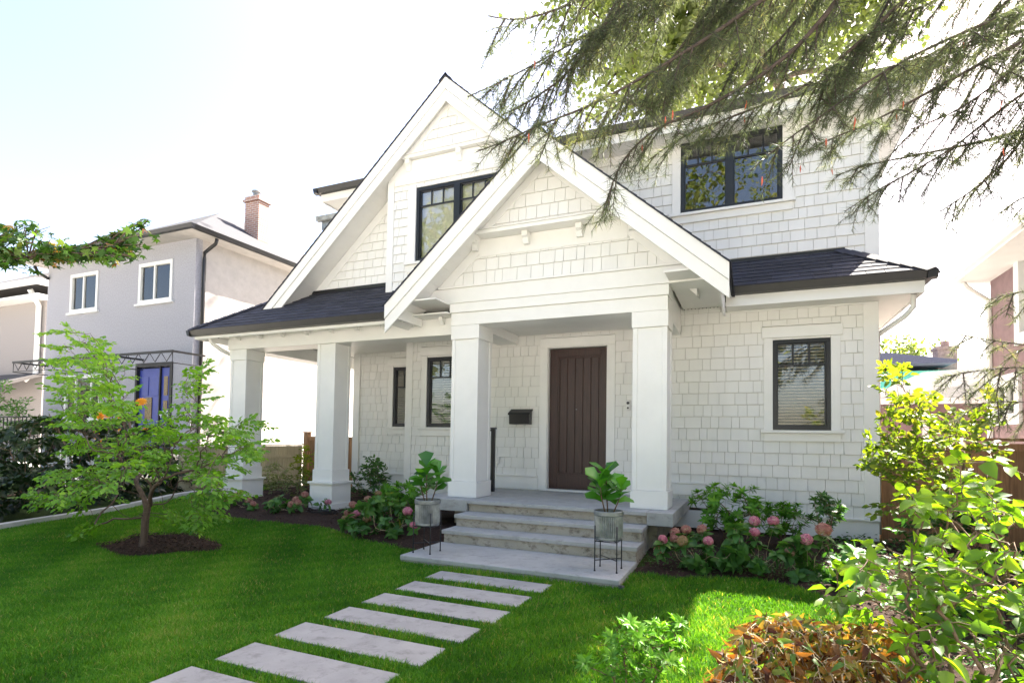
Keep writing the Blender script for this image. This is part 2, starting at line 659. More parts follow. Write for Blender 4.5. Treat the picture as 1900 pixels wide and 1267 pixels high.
G = lambda *s: [(p, c) for p, c in s]
M['grass'] = leafmat('grass_blade', G((0, (.034, .135, .012)), (.5, (.086, .275, .022)), (.85, (.15, .37, .035)), (1, (.36, .37, .14))), .42, .5, (2.0, 1.5, .45), .25)
M['lime'] = leafmat('fresh_green_leaf', G((0, (.06, .17, .016)), (.5, (.15, .34, .03)), (1, (.30, .50, .05))), .45, .45)
M['yellowgreen'] = leafmat('yellow_green_leaf', G((0, (.05, .10, .012)), (.5, (.13, .21, .02)), (.85, (.24, .30, .03)), (1, (.40, .36, .05))), .5, .4, (1.5, 1.4, .4))
M['broad'] = leafmat('broad_leaf', G((0, (.03, .08, .012)), (.5, (.09, .185, .02)), (1, (.20, .31, .03))), .52, .45, (2.6, 2.5, .5), .5)
M['brown'] = leafmat('withered_leaf', G((0, (.055, .018, .010)), (.25, (.12, .045, .018)), (.5, (.27, .13, .03)), (.72, (.36, .25, .055)), (.86, (.22, .26, .045)), (1, (.10, .20, .03))), .40, .5, (1.5, 1.2, .5))
M['bright'] = leafmat('bright_shrub_leaf', G((0, (.035, .12, .014)), (.5, (.11, .30, .024)), (1, (.26, .50, .05))), .42, .4)
M['deep'] = leafmat('deep_green_leaf', G((0, (.02, .07, .02)), (.5, (.055, .15, .032)), (1, (.13, .27, .06))), .32, .4)
M['hyd'] = leafmat('hydrangea_leaf', G((0, (.03, .095, .024)), (.6, (.085, .21, .045)), (.92, (.15, .29, .055)), (1, (.38, .34, .07))), .35, .42)
M['variegated'] = leafmat('pale_variegated_leaf', G((0, (.06, .10, .04)), (.5, (.20, .25, .11)), (1, (.48, .48, .28))), .4, .5)
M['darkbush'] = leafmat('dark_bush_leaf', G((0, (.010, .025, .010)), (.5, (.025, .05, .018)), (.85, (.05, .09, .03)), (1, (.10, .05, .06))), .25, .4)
M['maple'] = leafmat('maple_leaf', G((0, (.02, .05, .012)), (.5, (.05, .12, .02)), (.85, (.12, .20, .03)), (1, (.32, .13, .04))), .45, .45)
M['needle'] = leafmat('cedar_needle', G((0, (.036, .054, .038)), (.5, (.075, .10, .062)), (.9, (.14, .17, .09)), (1, (.24, .24, .11))), .50, .5, (1.9, 1.75, 1.0))
M['fig'] = leafmat('fig_leaf', G((0, (.02, .09, .014)), (.5, (.075, .27, .018)), (1, (.16, .42, .03))), .32, .3, spec=.5)
M['street_leaf'] = leafmat('street_tree_leaf', G((0, (.05, .09, .015)), (.5, (.13, .17, .025)), (1, (.26, .24, .05))), .4, .5)
M['farleaf'] = leafmat('far_tree_leaf', G((0, (.09, .13, .04)), (1, (.24, .27, .09))), .5, .5)
M['redtip'] = simple('red_bud', (.5, .10, .05), .6, .2, 10)


def petalmat(name, stops):
    return leafmat(name, stops, .35, .6, (1.1, 1.0, 1.0), .2)


M['pink'] = petalmat('pink_petal', G((0, (.50, .13, .24)), (.6, (.66, .27, .36)), (1, (.72, .45, .45))))
M['dusty'] = petalmat('dusty_pink_petal', G((0, (.36, .14, .12)), (.6, (.52, .26, .22)), (1, (.55, .42, .28))))
M['tan'] = petalmat('tan_petal', G((0, (.25, .20, .08)), (.6, (.42, .30, .15)), (1, (.50, .30, .22))))
M['orange'] = petalmat('orange_petal', G((0, (.65, .25, .02)), (1, (.8, .42, .03))))
M['redflower'] = petalmat('red_petal', G((0, (.30, .03, .04)), (1, (.5, .08, .08))))

rng = random.Random(7)
exec_parts = []

# ------------------------------------------------------------------ the white house
house = empty('white_house', (-3.0, 9.0, 0.0), 'white shingled two storey house with two steep front gables and a dark brown door', 'house')
HX0, HX1, HY, HU, HBK = -8.4, 1.635, 9.05, 9.40, 17.0
X, Yv, Z = (1, 0, 0), (0, 1, 0), (0, 0, 1)
S = random.Random(11)


def win_hole(w): return (w[0], w[2], w[1], w[3])


# windows: x0, x1, z0, z1
W_R = (.318, 1.07, 1.655, 2.99)
W_B = (-5.69, -4.94, 1.66, 2.995)
W_A = (-7.325, -6.58, 1.69, 3.015)
W_U = (-1.055, .47, 5.232, 6.418)
W_BAY = (-5.272, -3.69, 4.461, 5.754)
DOOR = (-3.235, -2.18, .572, 3.045)


def front_wall(name, poly, holes, y, th=.16, e=.18, v0=0.0, thin=False):
    mb = MB()
    wall_backing(mb, poly, holes, y, y + th)
    hs = [(h[0] - .004, h[1] - .004, h[2] + .004, h[3] + .004) for h in holes]
    mb.field((0, y - .001, 0), X, Z, (0, -1, 0), poly, hs, e=e, wmin=.11, wmax=.25, lift=.017, rng=S, v0=v0, gap=.007, vgap=.005)
    return mb.build(name, M['siding'], house)


front_wall('wall', [(-6.15, .55), (HX1, .39), (HX1, 3.62), (-6.15, 3.62)], [win_hole(W_R), win_hole(W_B), win_hole(DOOR)], HY, e=.180, v0=.055)
front_wall('wall', [(HX0, .62), (-6.15, .62), (-6.15, 3.62), (HX0, 3.62)], [win_hole(W_A)], 10.25, e=.180, v0=.055)
front_wall('wall', [(-7.8, 3.9), (1.715, 3.9), (1.715, 6.60), (-7.8, 6.60)], [win_hole(W_U)], HU, e=.171, v0=.12)
# the other sides, floors and ceilings close the house
for b_ in ((HX1 - .16, HX1 - .01, HY + .17, HBK, .12, 3.62), (HX0 + .01, HX0 + .16, 10.42, HBK, .12, 3.62), (HX0 + .02, HX1 - .02, HBK, HBK + .15, .12, 6.6), (-6.15, -6.0, HY + .165, 10.245, .12, 3.62), (1.555, 1.705, HU + .17, HBK, 3.63, 6.6), (-7.79, -7.64, HU + .17, HBK, 3.63, 6.6)):
    MB().box(*b_).build('wall', M['siding'], house)
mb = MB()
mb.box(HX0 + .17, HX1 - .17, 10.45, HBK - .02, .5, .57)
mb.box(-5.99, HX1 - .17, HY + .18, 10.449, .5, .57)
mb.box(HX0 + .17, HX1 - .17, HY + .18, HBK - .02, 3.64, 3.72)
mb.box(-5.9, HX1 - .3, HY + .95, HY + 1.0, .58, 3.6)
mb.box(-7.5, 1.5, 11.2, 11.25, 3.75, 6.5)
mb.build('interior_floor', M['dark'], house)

# base boards and water table ledges
for b_ in ((.0 - 1.12, HX1 + .012, HY - .02, HY + .1, .128, .395),
           (-.55, HX1 + .02, HY - .055, HY + .02, .397, .425),
           (-1.12, -.62, HY - .05, HY + .02, .63, .80),
           (-1.12, -.6, HY - .06, HY + .02, .802, .83),
           (-6.15, -4.4, HY - .02, HY + .1, .2, .56),
           (-6.16, -4.4, HY - .05, HY + .02, .562, .59),
           (HX0, -6.17, 10.23, 10.3, .2, .625),
           (HX0 - .01, -6.17, 10.20, 10.27, .627, .655),
           (-4.24, -3.40, HY - .025, HY + .05, .578, .80),
           (-4.24, -3.40, HY - .045, HY + .03, .802, .83),
           (-2.03, -1.2, HY - .025, HY + .05, .578, .80)):
    MB().box(*b_).build('base_board', M['white'], house, bev=.004)
mb = MB()
mb.box(1.47, HX1 + .022, HY - .028, HY + .02, .427, 3.6)
mb.box(HX1 - .05, HX1 + .02, HY + .022, HY + .2, .427, 3.6)
mb.build('corner_board', M['white'], house, bev=.004)
mb = MB()
mb.box(1.555, 1.737, HU - .028, HU + .02, 4.0, 6.58)
mb.box(1.66, 1.735, HU + .022, HU + .2, 4.0, 6.58)
mb.build('corner_board', M['white'], house, bev=.004)
mb = MB()
mb.box(-6.172, -6.02, HY - .03, HY + .02, .592, 3.4)
mb.box(-6.17, -6.12, HY + .022, 10.22, .3, 3.4)
mb.build('corner_board', M['white'], house, bev=.004)
MB().box(HX0 - .02, HX0 + .16, 10.21, 10.26, .657, 3.4).box(HX0 - .018, HX0 + .03, 10.262, 10.45, .657, 3.4).build('corner_board', M['white'], house, bev=.004)


def window(w, y, sashes, rail, muntins, trim=.12, head=.19, sill=True, blind=None, ear=.03, flat=False):
    """black framed window: outer frame, sashes side by side, a grid over the top, casing, sill, blind"""
    x0, x1, z0, z1 = w
    fr = MB()
    t = .055
    ya, yb = y - .012, y + .07
    fr.box(x0, x1, ya, yb, z0, z0 + t).box(x0, x1, ya, yb, z1 - t, z1)
    n = sashes
    cw = (x1 - x0) / n
    fr.box(x0, x0 + t, ya, yb, z0 + t, z1 - t).box(x1 - t, x1, ya, yb, z0 + t, z1 - t)
    for i in range(1, n):
        fr.box(x0 + cw * i - t, x0 + cw * i + t, ya, yb, z0 + t, z1 - t)
    for i in range(n):
        a, b = x0 + cw * i + t, x0 + cw * (i + 1) - t
        s_ = .018
        fr.box(a, a + s_, y + .006, y + .06, z0 + t, z1 - t).box(b - s_, b, y + .006, y + .06, z0 + t, z1 - t)
        fr.box(a + s_, b - s_, y + .006, y + .06, z0 + t, z0 + t + s_).box(a + s_, b - s_, y + .006, y + .06, z1 - t - s_, z1 - t)
        fr.box(a + s_, b - s_, y + .010, y + .03, rail - .013, rail + .013)
        for k in range(1, muntins + 1):
            xm = a + (b - a) * k / (muntins + 1)
            fr.box(xm - .013, xm + .013, y + .012, y + .028, rail + .013, z1 - t - s_)
    o = fr.build('window', M['frame'], house, bev=.003)
    MB().box(x0 + .03, x1 - .03, y + .033, y + .038, z0 + .03, z1 - .03).build('pane', M['glass'], o)
    c = MB()
    yt = y - .034
    if trim:
        c.box(x0 - trim, x0 - .002, yt, y + .02, z0 - .002, z1 + .03).box(x1 + .002, x1 + trim, yt, y + .02, z0 - .002, z1 + .03)
        c.box(x0 - trim - ear, x1 + trim + ear, yt - .012, y + .02, z1 + .032, z1 + head)
        c.box(x0 - trim - ear + .02, x1 + trim + ear - .02, yt - .03, y + .02, z1 + head + .012, z1 + head + .03)
        c.box(x0 + .0, x1 - .0, yt + .01, y + .02, z1 + .002, z1 + .028)
        c.build('casing', M['white'], o, bev=.003)
    if sill:
        MB().box(x0 - trim - .045, x1 + trim + .045, yt - .05, y + .02, z0 - .045, z0 - .004).box(x0 - trim, x1 + trim, yt - .008, y + .02, z0 - .165, z0 - .047).build('sill', M['white'], o, bev=.003)
    if blind:
        b = MB()
        if blind == 'shade':
            b.box(x0 + .05, x1 - .05, y + .11, y + .115, z0 + .02, z1 - .04)
            b.build('blind', M['blind'], o)
        else:
            z = z0 + .05
            while z < z1 - .05:
                b.obox(((x0 + x1) / 2, y + .068, z), ((x1 - x0) / 2 - .035, 0, 0), (0, .020, .011), (0, -.0008, .0016), S.random())
                z += .046
            b.build('blind', M[blind], o)
    return o


window(W_R, HY, 1, 2.613, 2, blind='woodblind')
window(W_B, HY, 1, 2.61, 2, blind='blind')
window(W_A, 10.25, 1, 2.57, 2, blind='woodblind')
window(W_U, HU, 2, 6.045, 2, trim=.135, head=.15)
# the left gable window sits in a wide flat board, its casing is built with the bay
wb = window(W_BAY, 7.93, 2, 5.43, 2, trim=0, sill=False, blind='shade')

# front door
o = MB()
dx0, dx1, dz0, dz1 = -3.222, -2.195, .612, 3.035
o.box(dx0, dx1, 9.15, 9.19, dz0, dz1)
px0, px1, pz0, pz1 = -3.08, -2.31, .86, 2.905
o.box(dx0, px0, 9.125, 9.15, dz0, dz1).box(px1, dx1, 9.125, 9.15, dz0, dz1)
o.box(px0, px1, 9.125, 9.15, dz0, pz0).box(px0, px1, 9.125, 9.15, pz1, dz1)
for a, b, c, d in ((px0, px0 + .03, pz0, pz1), (px1 - .03, px1, pz0, pz1), (px0 + .03, px1 - .03, pz0, pz0 + .03), (px0 + .03, px1 - .03, pz1 - .03, pz1)):
    o.box(a, b, 9.133, 9.152, c, d)
npl = 5
for i in range(npl):
    a = px0 + .036 + (px1 - px0 - .072) * i / npl
    b = px0 + .036 + (px1 - px0 - .072) * (i + 1) / npl
    o.prism([(a + .002, 9.152), (a + .010, 9.140), (b - .010, 9.140), (b - .002, 9.152)], pz0 + .034, pz1 - .034, axis='z')
door = o.build('door', M['door'], house, bev=.003)
MB().lathe((-2.74, 9.139, 1.98), [(0, 0), (.012, 0), (.012, .012), (0, .012)], 12).build('peephole', M['pot'], door)
MB().box(-2.29, -2.205, 9.119, 9.1255, 1.255, 1.262).build('lock_plate', M['black'], door)
o = MB()
o.box(-3.375, -3.237, HY - .035, HY + .1, .58, 3.06).box(-2.178, -2.045, HY - .035, HY + .1, .58, 3.06)
o.box(-3.375, -2.045, HY - .038, HY + .1, 3.062, 3.215)
o.box(-3.36, -2.06, HY - .06, HY + .02, 3.222, 3.24)
o.box(-3.237, -3.224, HY - .01, HY + .12, .6, 3.046).box(-2.193, -2.18, HY - .01, HY + .12, .6, 3.046)
o.build('door_frame', M['white'], house, bev=.003)
MB().box(-3.235, -2.18, HY - .03, HY + .14, .574, .608).build('door_sill', M['plastic'], house, bev=.003)


# ---- roofs
def roof_field(mb, O, U, V, N, poly, e=.145, lift=.011):
    mb.field(O, U, V, N, poly, (), e=e, wmin=.16, wmax=.42, lift=lift, base=.004, gap=.006, rng=S, jit=.006)


def gable_roof(P, L, Rr, y0, y1, name='gable_roof'):
    mb = MB()
    th = .010
    for E_, sg in ((L, -1), (Rr, 1)):
        dx, dz = E_[0] - P[0], E_[1] - P[1]
        ln = math.hypot(dx, dz)
        V = np.array([-dx / ln, 0, -dz / ln])                     # up the slope
        N = np.array([sg * abs(dz) / ln, 0, abs(dx) / ln])
        n2 = (N[0] * th, N[2] * th)
        mb.prism([(E_[0], E_[1]), (P[0], P[1]), (P[0], P[1] + th / N[2]), (E_[0] + n2[0], E_[1] + n2[1])], y0, y1)
        roof_field(mb, np.array([E_[0] + n2[0], y0, E_[1] + n2[1]]), (0, 1, 0), V, N, [(0, -.02), (y1 - y0, -.02), (y1 - y0, ln + .02), (0, ln + .02)], lift=.008)
    # ridge caps
    y = y0 - .01
    while y < y1:
        for E_, sg in ((L, -1), (Rr, 1)):
            dx, dz = E_[0] - P[0], E_[1] - P[1]
            ln = math.hypot(dx, dz)
            mb.obox((P[0] + dx / ln * .07, y + .1, P[1] + .042 + dz / ln * .07), (dx / ln * .085, 0, dz / ln * .085), (0, .1, -.004), (-sg * dz / ln * .003 * -1, 0, .003), S.random())
        y += .17
    return mb.build(name, M['roof'], house)


def rake(P, L, Rr, y, wide, deep, level_cut=False):
    """two-layer barge boards with plumb cut ends"""
    up, lo = MB(), MB()
    for E_ in (L, Rr):
        up.prism([(P[0], P[1]), (E_[0], E_[1]), (E_[0], E_[1] - wide), (P[0], P[1] - wide)], y, y + .05)
        lo.prism([(P[0], P[1] - wide - .004), (E_[0], E_[1] - wide - .004), (E_[0], E_[1] - deep * (1 if not level_cut else 1)), (P[0], P[1] - deep)], y + .018, y + .05)
    a = up.build('barge_board', M['white'], house, bev=.004)
    lo.build('barge_board', M['white'], house, bev=.004)


def soffit(P, L, Rr, drop, y0, y1, x_in=0.0):
    mb = MB()
    for E_ in (L, Rr):
        dx = .02 if E_[0] > P[0] else -.02
        mb.prism([(P[0], P[1] - drop), (E_[0], E_[1] - drop), (E_[0], E_[1] - drop + .02), (P[0], P[1] - drop + .02)], y0, y1)
        # board joints
        n = int(math.hypot(E_[0] - P[0], E_[1] - P[1]) / .15)
        for i in range(1, n):
            t = i / n
            q = (P[0] + (E_[0] - P[0]) * t, P[1] + (E_[1] - P[1]) * t - drop)
            mb.box(q[0] - .003, q[0] + .003, y0 + .01, y1, q[1] - .004, q[1] - .001)
    return mb.build('soffit', M['soffit'], house)


def raking_frieze(P, L, Rr, drop, h, y, y1, zmin):
    mb = MB()
    for E_ in (L, Rr):
        k = (E_[1] - P[1]) / (E_[0] - P[0])
        x_end = P[0] + (zmin - (P[1] - drop)) / k
        x_end2 = P[0] + (zmin - (P[1] - drop - h)) / k
        mb.prism([(P[0], P[1] - drop - .002), (x_end, zmin), (x_end2, zmin), (P[0], P[1] - drop - h)], y, y1)
    return mb.build('frieze_board', M['white'], house, bev=.003)


# left (bedroom) gable
GP, GL, GR = (-4.62, 7.43), (-8.59, 3.83), (-.65, 3.83)
gable_roof(GP, GL, GR, 7.685, 10.6)
rake(GP, GL, GR, 7.70, .20, .40)
soffit(GP, GL, GR, .33, 7.74, 8.23)
YW, YB = 8.22, 7.93
sl = .9068


def gz(x, drop): return GP[1] - drop - sl * abs(x - GP[0])


front_wall('wall', [(-7.9, 4.13), (-1.4, 4.13), (GP[0], GP[1] - .335)], [(-5.865, 4.0, -3.27, 6.4)], YW, e=.157, v0=.03)
raking_frieze(GP, GL, GR, .335, .20, YW - .028, YW + .01, 4.15)
# bay
front_wall('wall', [(-5.86, 4.0), (-3.28, 4.0), (-3.28, 6.25), (-5.86, 6.25)], [win_hole(W_BAY)], YB, e=.158, v0=.06)
mb = MB()
mb.box(-5.855, -5.8, YB + .165, YW + .2, 3.9, 6.2).box(-3.34, -3.285, YB + .165, YW + .2, 3.9, 6.2)
mb.build('wall', M['white'], house)
MB().box(-5.868, -5.735, YB - .03, YB + .01, 3.98, 5.93).box(-5.866, -5.82, YB + .012, YW, 3.98, 5.93).build('corner_board', M['white'], house, bev=.004)
MB().box(-3.405, -3.272, YB - .03, YB + .01, 3.98, 5.93).build('corner_board', M['white'], house, bev=.004)
c = MB()
x0, x1, z0, z1 = W_BAY
c.box(x0 - .16, x0 - .002, YB - .036, YB + .02, z0 - .002, 5.80).box(x1 + .002, x1 + .16, YB - .036, YB + .02, z0 - .002, 5.80)
c.box(x0, x1, YB - .03, YB + .02, z1 + .002, z1 + .025)
c.prism([(-5.72, 5.84), (-3.42, 5.84), (-3.30, 5.98), (-3.68, 6.24), (-5.50, 6.24), (-5.72, 6.06)], YB - .042, YB + .02)
c.build('casing', M['white'], wb, bev=.003)
MB().box(x0 - .2, x1 + .2, YB - .085, YB + .02, z0 - .045, z0 - .004).box(x0 - .16, x1 + .16, YB - .04, YB + .02, z0 - .17, z0 - .047).build('sill', M['white'], wb, bev=.003)


def bracket(x, y, ztop, h=.2, d=.13, w=.085):
    prof = [(y + .0, ztop), (y - d, ztop), (y - d, ztop - h * .42), (y - d * .72, ztop - h * .55), (y - d * .5, ztop - h * .92), (y - d * .5, ztop - h), (y, ztop - h)]
    MB().prism(prof, x - w / 2, x + w / 2, axis='x').build('bracket', M['white'], house, bev=.003)


# shelf and upper triangle of the left gable
zs = 6.25
hw = (GP[1] - .33 - zs) / sl
MB().box(GP[0] - hw + .03, GP[0] + hw - .03, 7.80, YB + .1, zs, zs + .055).box(GP[0] - hw + .08, GP[0] + hw - .08, 7.785, YB + .1, zs + .057, zs + .075).build('gable_shelf', M['white'], house, bev=.004)
front_wall('wall', [(GP[0] - hw + .03, zs + .075), (GP[0] + hw - .03, zs + .075), (GP[0], GP[1] - .36)], [], 7.85, e=.158, v0=.03)
raking_frieze(GP, GL, GR, .332, .15, 7.826, 7.86, zs + .08)
for x in (-5.42, -4.42, -3.6): bracket(x, YB - .002, zs - .002, .19, .12)

# portico gable
PP = (-2.65, 5.69)
PL = (-5.103, 3.465)
PR = (-.219, 3.572)
gable_roof(PP, PL, PR, 6.835, 9.42)
rake(PP, PL, PR, 6.85, .21, .42)
soffit(PP, PL, PR, .27, 6.89, 7.5)
YP = 7.36


def pz(x, drop):
    E_ = PL if x < PP[0] else PR
    return PP[1] - drop + (E_[1] - PP[1]) * abs(x - PP[0]) / abs(E_[0] - PP[0])


zt = 3.78
xl = PP[0] - (PP[1] - .27 - zt) / ((PP[1] - PL[1]) / (PP[0] - PL[0]))
xr = PP[0] + (PP[1] - .27 - zt) / ((PP[1] - PR[1]) / (PR[0] - PP[0]))
front_wall('wall', [(xl, zt), (xr, zt), (PP[0], PP[1] - .28)], [], YP, e=.187, v0=.055)
raking_frieze(PP, PL, PR, .273, .19, YP - .028, YP + .01, zt)
# shelf
zs = 4.45
k1 = (PP[1] - PL[1]) / (PP[0] - PL[0])
k2 = (PP[1] - PR[1]) / (PR[0] - PP[0])
sx0, sx1 = PP[0] - (PP[1] - .27 - zs) / k1, PP[0] + (PP[1] - .27 - zs) / k2
MB().box(sx0 + .03, sx1 - .03, 7.10, YP + .02, zs, zs + .055).box(sx0 + .08, sx1 - .08, 7.085, YP + .02, zs + .057, zs + .075).build('gable_shelf', M['white'], house, bev=.004)
front_wall('wall', [(sx0 + .03, zs + .075), (sx1 - .03, zs + .075), (PP[0], PP[1] - .30)], [], 7.17, th=.1, e=.187, v0=.09)
raking_frieze(PP, PL, PR, .272, .15, 7.146, 7.18, zs + .08)
MB().box(sx0 - .03, sx1 + .03, YP - .032, YP + .02, 4.19, zs - .003).build('frieze_board', M['white'], house, bev=.003)
for x in (-3.79, -2.965, -2.165, -1.44): bracket(x, YP - .034, zs - .002, .17, .13)
# entablature
fx0 = PP[0] - (PP[1] - .27 - 3.52) / k1
fx1 = PP[0] + (PP[1] - .27 - 3.52) / k2
MB().prism([(fx0, 3.52), (fx1, 3.52), (PP[0] + (PP[1] - .27 - 3.745) / k2, 3.745), (PP[0] - (PP[1] - .27 - 3.745) / k1, 3.745)], YP - .05, YP + .35).box(xl + .03, xr - .03, YP - .075, YP + .02, 3.747, 3.778).build('frieze_board', M['white'], house, bev=.004)
MB().box(-4.235, -.965, YP - .035, YP + .34, 3.376, 3.518).build('beam', M['white'], house, bev=.004)
MB().box(-4.22, -.98, YP - .012, YP + .33, 3.182, 3.373).build('beam', M['white'], house, bev=.004)
for b_ in ((-4.2, -3.80, YP + .352, HY - .03, 3.15, 3.62), (-1.42, -1.0, YP + .352, HY - .03, 3.15, 3.62)):
    MB().box(*b_).build('beam', M['white'], house, bev=.004)
MB().box(-3.795, -1.425, YP + .332, HY - .01, 3.30, 3.33).build('porch_ceiling', M['soffit'], house)
# flat eave soffits beside the portico and its side fascias
for b_ in ((-.963, -.36, 6.91, HY - .04, 3.545, 3.57), (-4.86, -4.237, 6.91, 7.7, 3.50, 3.52)):
    MB().box(*b_).build('soffit', M['soffit'], house)
for b_ in ((-.35, -.325, 6.905, 8.49, 3.28, 3.545), (-4.885, -4.86, 6.905, 7.53, 3.24, 3.46)):
    MB().box(*b_).build('fascia', M['white'], house, bev=.003)
vd = MB()
for i in range(12): vd.box(-.95 + i * .055, -.94 + i * .055, HY - .06, HY - .05, 3.535, 3.545)
vd.build('vent_strip', M['black'], house)


def column(xa, xb, ya, yb, z0, zc, ztop, pedestal=None, cap=True):
    mb = MB()
    b0 = z0
    if pedestal is None:
        mb.box(xa - .018, xb + .018, ya - .018, yb + .018, z0, z0 + .235)
        b0 = z0 + .237
    else:
        mb.box(xa - .04, xb + .04, ya - .04, yb + .04, z0 - .1, pedestal - .035)
        mb.box(xa - .055, xb + .055, ya - .055, yb + .055, z0 - .1, z0 + .17)
        mb.box(xa - .075, xb + .075, ya - .075, yb + .075, pedestal - .033, pedestal)
        mb.box(xa - .05, xb + .05, ya - .05, yb + .05, pedestal - .06, pedestal - .036)
        mb.box(xa - .018, xb + .018, ya - .018, yb + .018, pedestal + .002, pedestal + .21)
        b0 = pedestal + .212
        # stiles of the pedestal
        for px in (xa - .04, xb - .01):
            mb.box(px - .004, px + .054, ya - .048, ya - .041, z0 + .172, pedestal - .062)
    mb.box(xa + .012, xb - .012, ya + .012, yb - .012, b0, zc)
    st = .06
    for sx in (xa, xb - st):
        for sy in (ya, yb - st):
            mb.box(sx, sx + st, sy, sy + st, b0, zc)
    if cap:
        mb.box(xa - .014, xb + .014, ya - .014, yb + .014, zc + .002, ztop)
    return mb.build('column', M['white'], house, bev=.004)


column(-4.205, -3.752, YP + .005, YP + .475, .574, 2.968, 3.18)
column(-1.436, -.988, YP + .005, YP + .475, .574, 2.968, 3.18)
column(-9.215, -8.80, 7.575, 7.985, .10, 2.885, 3.088, pedestal=.64)
column(-7.065, -6.66, 7.575, 7.985, .12, 3.088, 3.088, pedestal=.66, cap=False)
# the side porch: beams, ceiling, eave
MB().box(-9.265, -4.225, 7.55, 7.98, 3.09, 3.362).build('beam', M['white'], house, bev=.004)
MB().box(-9.24, -8.82, 7.982, 11.0, 3.09, 3.36).build('beam', M['white'], house, bev=.004)
for b_ in ((-9.60, -4.24, 7.25, 7.548, 3.364, 3.385), (-8.8, -4.24, 7.985, 10.24, 3.364, 3.385), (-9.66, -9.27, 7.55, 17, 3.364, 3.385), (-8.8, -8.42, 10.25, 17, 3.364, 3.385)):
    MB().box(*b_).build('porch_ceiling', M['soffit'], house)
for i in range(9):
    x = -8.95 + i * .56
    MB().prism([(7.548, 3.36), (7.44, 3.36), (7.44, 3.33), (7.50, 3.255), (7.548, 3.255)], x - .03, x + .03, axis='x').build('rafter_tail', M['white'], house)
for b_ in ((-9.68, -4.9, 7.17, 7.20, 3.255, 3.40), (-9.71, -9.68, 7.17, 17.2, 3.255, 3.40)):
    MB().box(*b_).build('fascia', M['white'], house, bev=.003)


def gutter(x0, x1, y, zt_, sx=None):
    # front run; profile in YZ
    pr = [(y, zt_), (y + .012, zt_), (y + .03, zt_ - .07), (y + .06, zt_ - .10), (y + .12, zt_ - .10), (y + .12, zt_ - .02), (y + .115, zt_ - .02), (y + .115, zt_ - .092), (y + .062, zt_ - .092), (y + .04, zt_ - .066), (y + .02, zt_ - .012), (y, zt_ - .012)]
    mb = MB()
    pr2 = [(y, zt_), (y + .035, zt_ - .095), (y + .12, zt_ - .105), (y + .12, zt_ - .012)]
    mb.prism(pr2, x0, x1, axis='x')
    return mb


g = gutter(-9.80, -4.95, 7.05, 3.41)
g.prism([(-9.80, 3.41), (-9.765, 3.315), (-9.712, 3.305), (-9.712, 3.39)], 7.05, 17.2)
g.build('gutter', M['black'], house)
g = gutter(-.32, 2.205, 8.46, 3.70)
g.prism([(2.205, 3.70), (2.17, 3.605), (2.085, 3.595), (2.085, 3.69)], 8.46, 17.2)
g.build('gutter', M['black'], house)
for b_ in ((-.32, 2.06, 8.58, 8.61, 3.44, 3.68), (2.06, 2.084, 8.58, 17.2, 3.44, 3.68)):
    MB().box(*b_).build('fascia', M['white'], house, bev=.003)
for b_ in ((-.32, 2.058, 8.612, HY + .1, 3.46, 3.48), (HX1 - .1, 2.058, HY + .1, 17.1, 3.46, 3.48)):
    MB().box(*b_).build('soffit', M['soffit'], house)
MB().box(-.30, HX1 + .01, HY - .045, HY + .02, 3.34 + .1, 3.458).build('frieze_board', M['white'], house)


def hip_plane(name_mb, O, U, V, N, poly):
    n = len(poly)
    O, U, V, N = (np.array(q, float) for q in (O, U, V, N))
    top = [O + U * p[0] + V * p[1] for p in poly]
    bot = [q - N * .03 for q in top]
    name_mb.add(top + bot, [tuple(range(n)), tuple(range(2 * n - 1, n - 1, -1))] + [(i, i + n, (i + 1) % n + n, (i + 1) % n) for i in range(n)])
    roof_field(name_mb, O, U, V, N, poly)


def hip_caps(mb, A, B, n1, n2):
    A, B, n1, n2 = (np.array(q, float) for q in (A, B, n1, n2))
    d = unit(B - A)
    L = np.linalg.norm(B - A)
    k = int(L / .17)
    for i in range(k):
        c = A + d * (i + .5) * L / k
        for nn in (n1, n2):
            w = unit(np.cross(d, nn))
            if np.dot(w, n1 - n2) * (1 if nn is n1 else -1) > 0: pass
            s = unit(np.cross(nn, d))
            other = n2 if nn is n1 else n1
            if np.dot(s, other) > 0: s = -s
            mb.obox(c + s * .07 + nn * .022, s * .075, d * .1 + nn * .006, nn * .005, S.random())


sp = .70
cs, sn = 1 / math.hypot(1, sp), sp / math.hypot(1, sp)
roof = MB()
O = (-9.77, 7.09, 3.415)
Ls = 1.55 / cs
hip_plane(roof, O, X, (0, cs, sn), (0, -sn, cs), [(0, 0), (4.86, 0), (4.86, Ls), (1.55, Ls)])
hip_plane(roof, (-9.77, 17.2, 3.415), (0, -1, 0), (cs, 0, sn), (-sn, 0, cs), [(0, 0), (17.2 - 7.09, 0), (17.2 - 7.09 - 1.97, 1.97 / cs), (0, 1.97 / cs)])
hip_caps(roof, (-9.77, 7.09, 3.42), (-7.9, 8.96, 3.42 + 1.87 * sp), (0, -sn, cs), (-sn, 0, cs))
roof.build('roof', M['roof'], house)
roof = MB()
O = (-.34, 8.48, 3.705)
hip_plane(roof, O, X, (0, cs, sn), (0, -sn, cs), [(0, 0), (2.53, 0), (2.53 - .93, .93 / cs), (0, .93 / cs)])
hip_plane(roof, (2.19, 8.48, 3.705), (0, 1, 0), (-cs, 0, sn), (sn, 0, cs), [(0, 0), (8.7, 0), (8.7, .5 / cs), (.5, .5 / cs)])
hip_caps(roof, (2.17, 8.50, 3.72), (1.27, 9.40, 3.72 + .9 * sp), (0, -sn, cs), (sn, 0, cs))
roof.build('roof', M['roof'], house)
MB().box(-.9, 1.30, HU - .045, HU - .018, 4.33, 4.375).build('flashing', M['black'], house)
MB().box(-7.8, -5.88, YW - .05, YW - .018, 4.20, 4.255).build('flashing', M['black'], house)
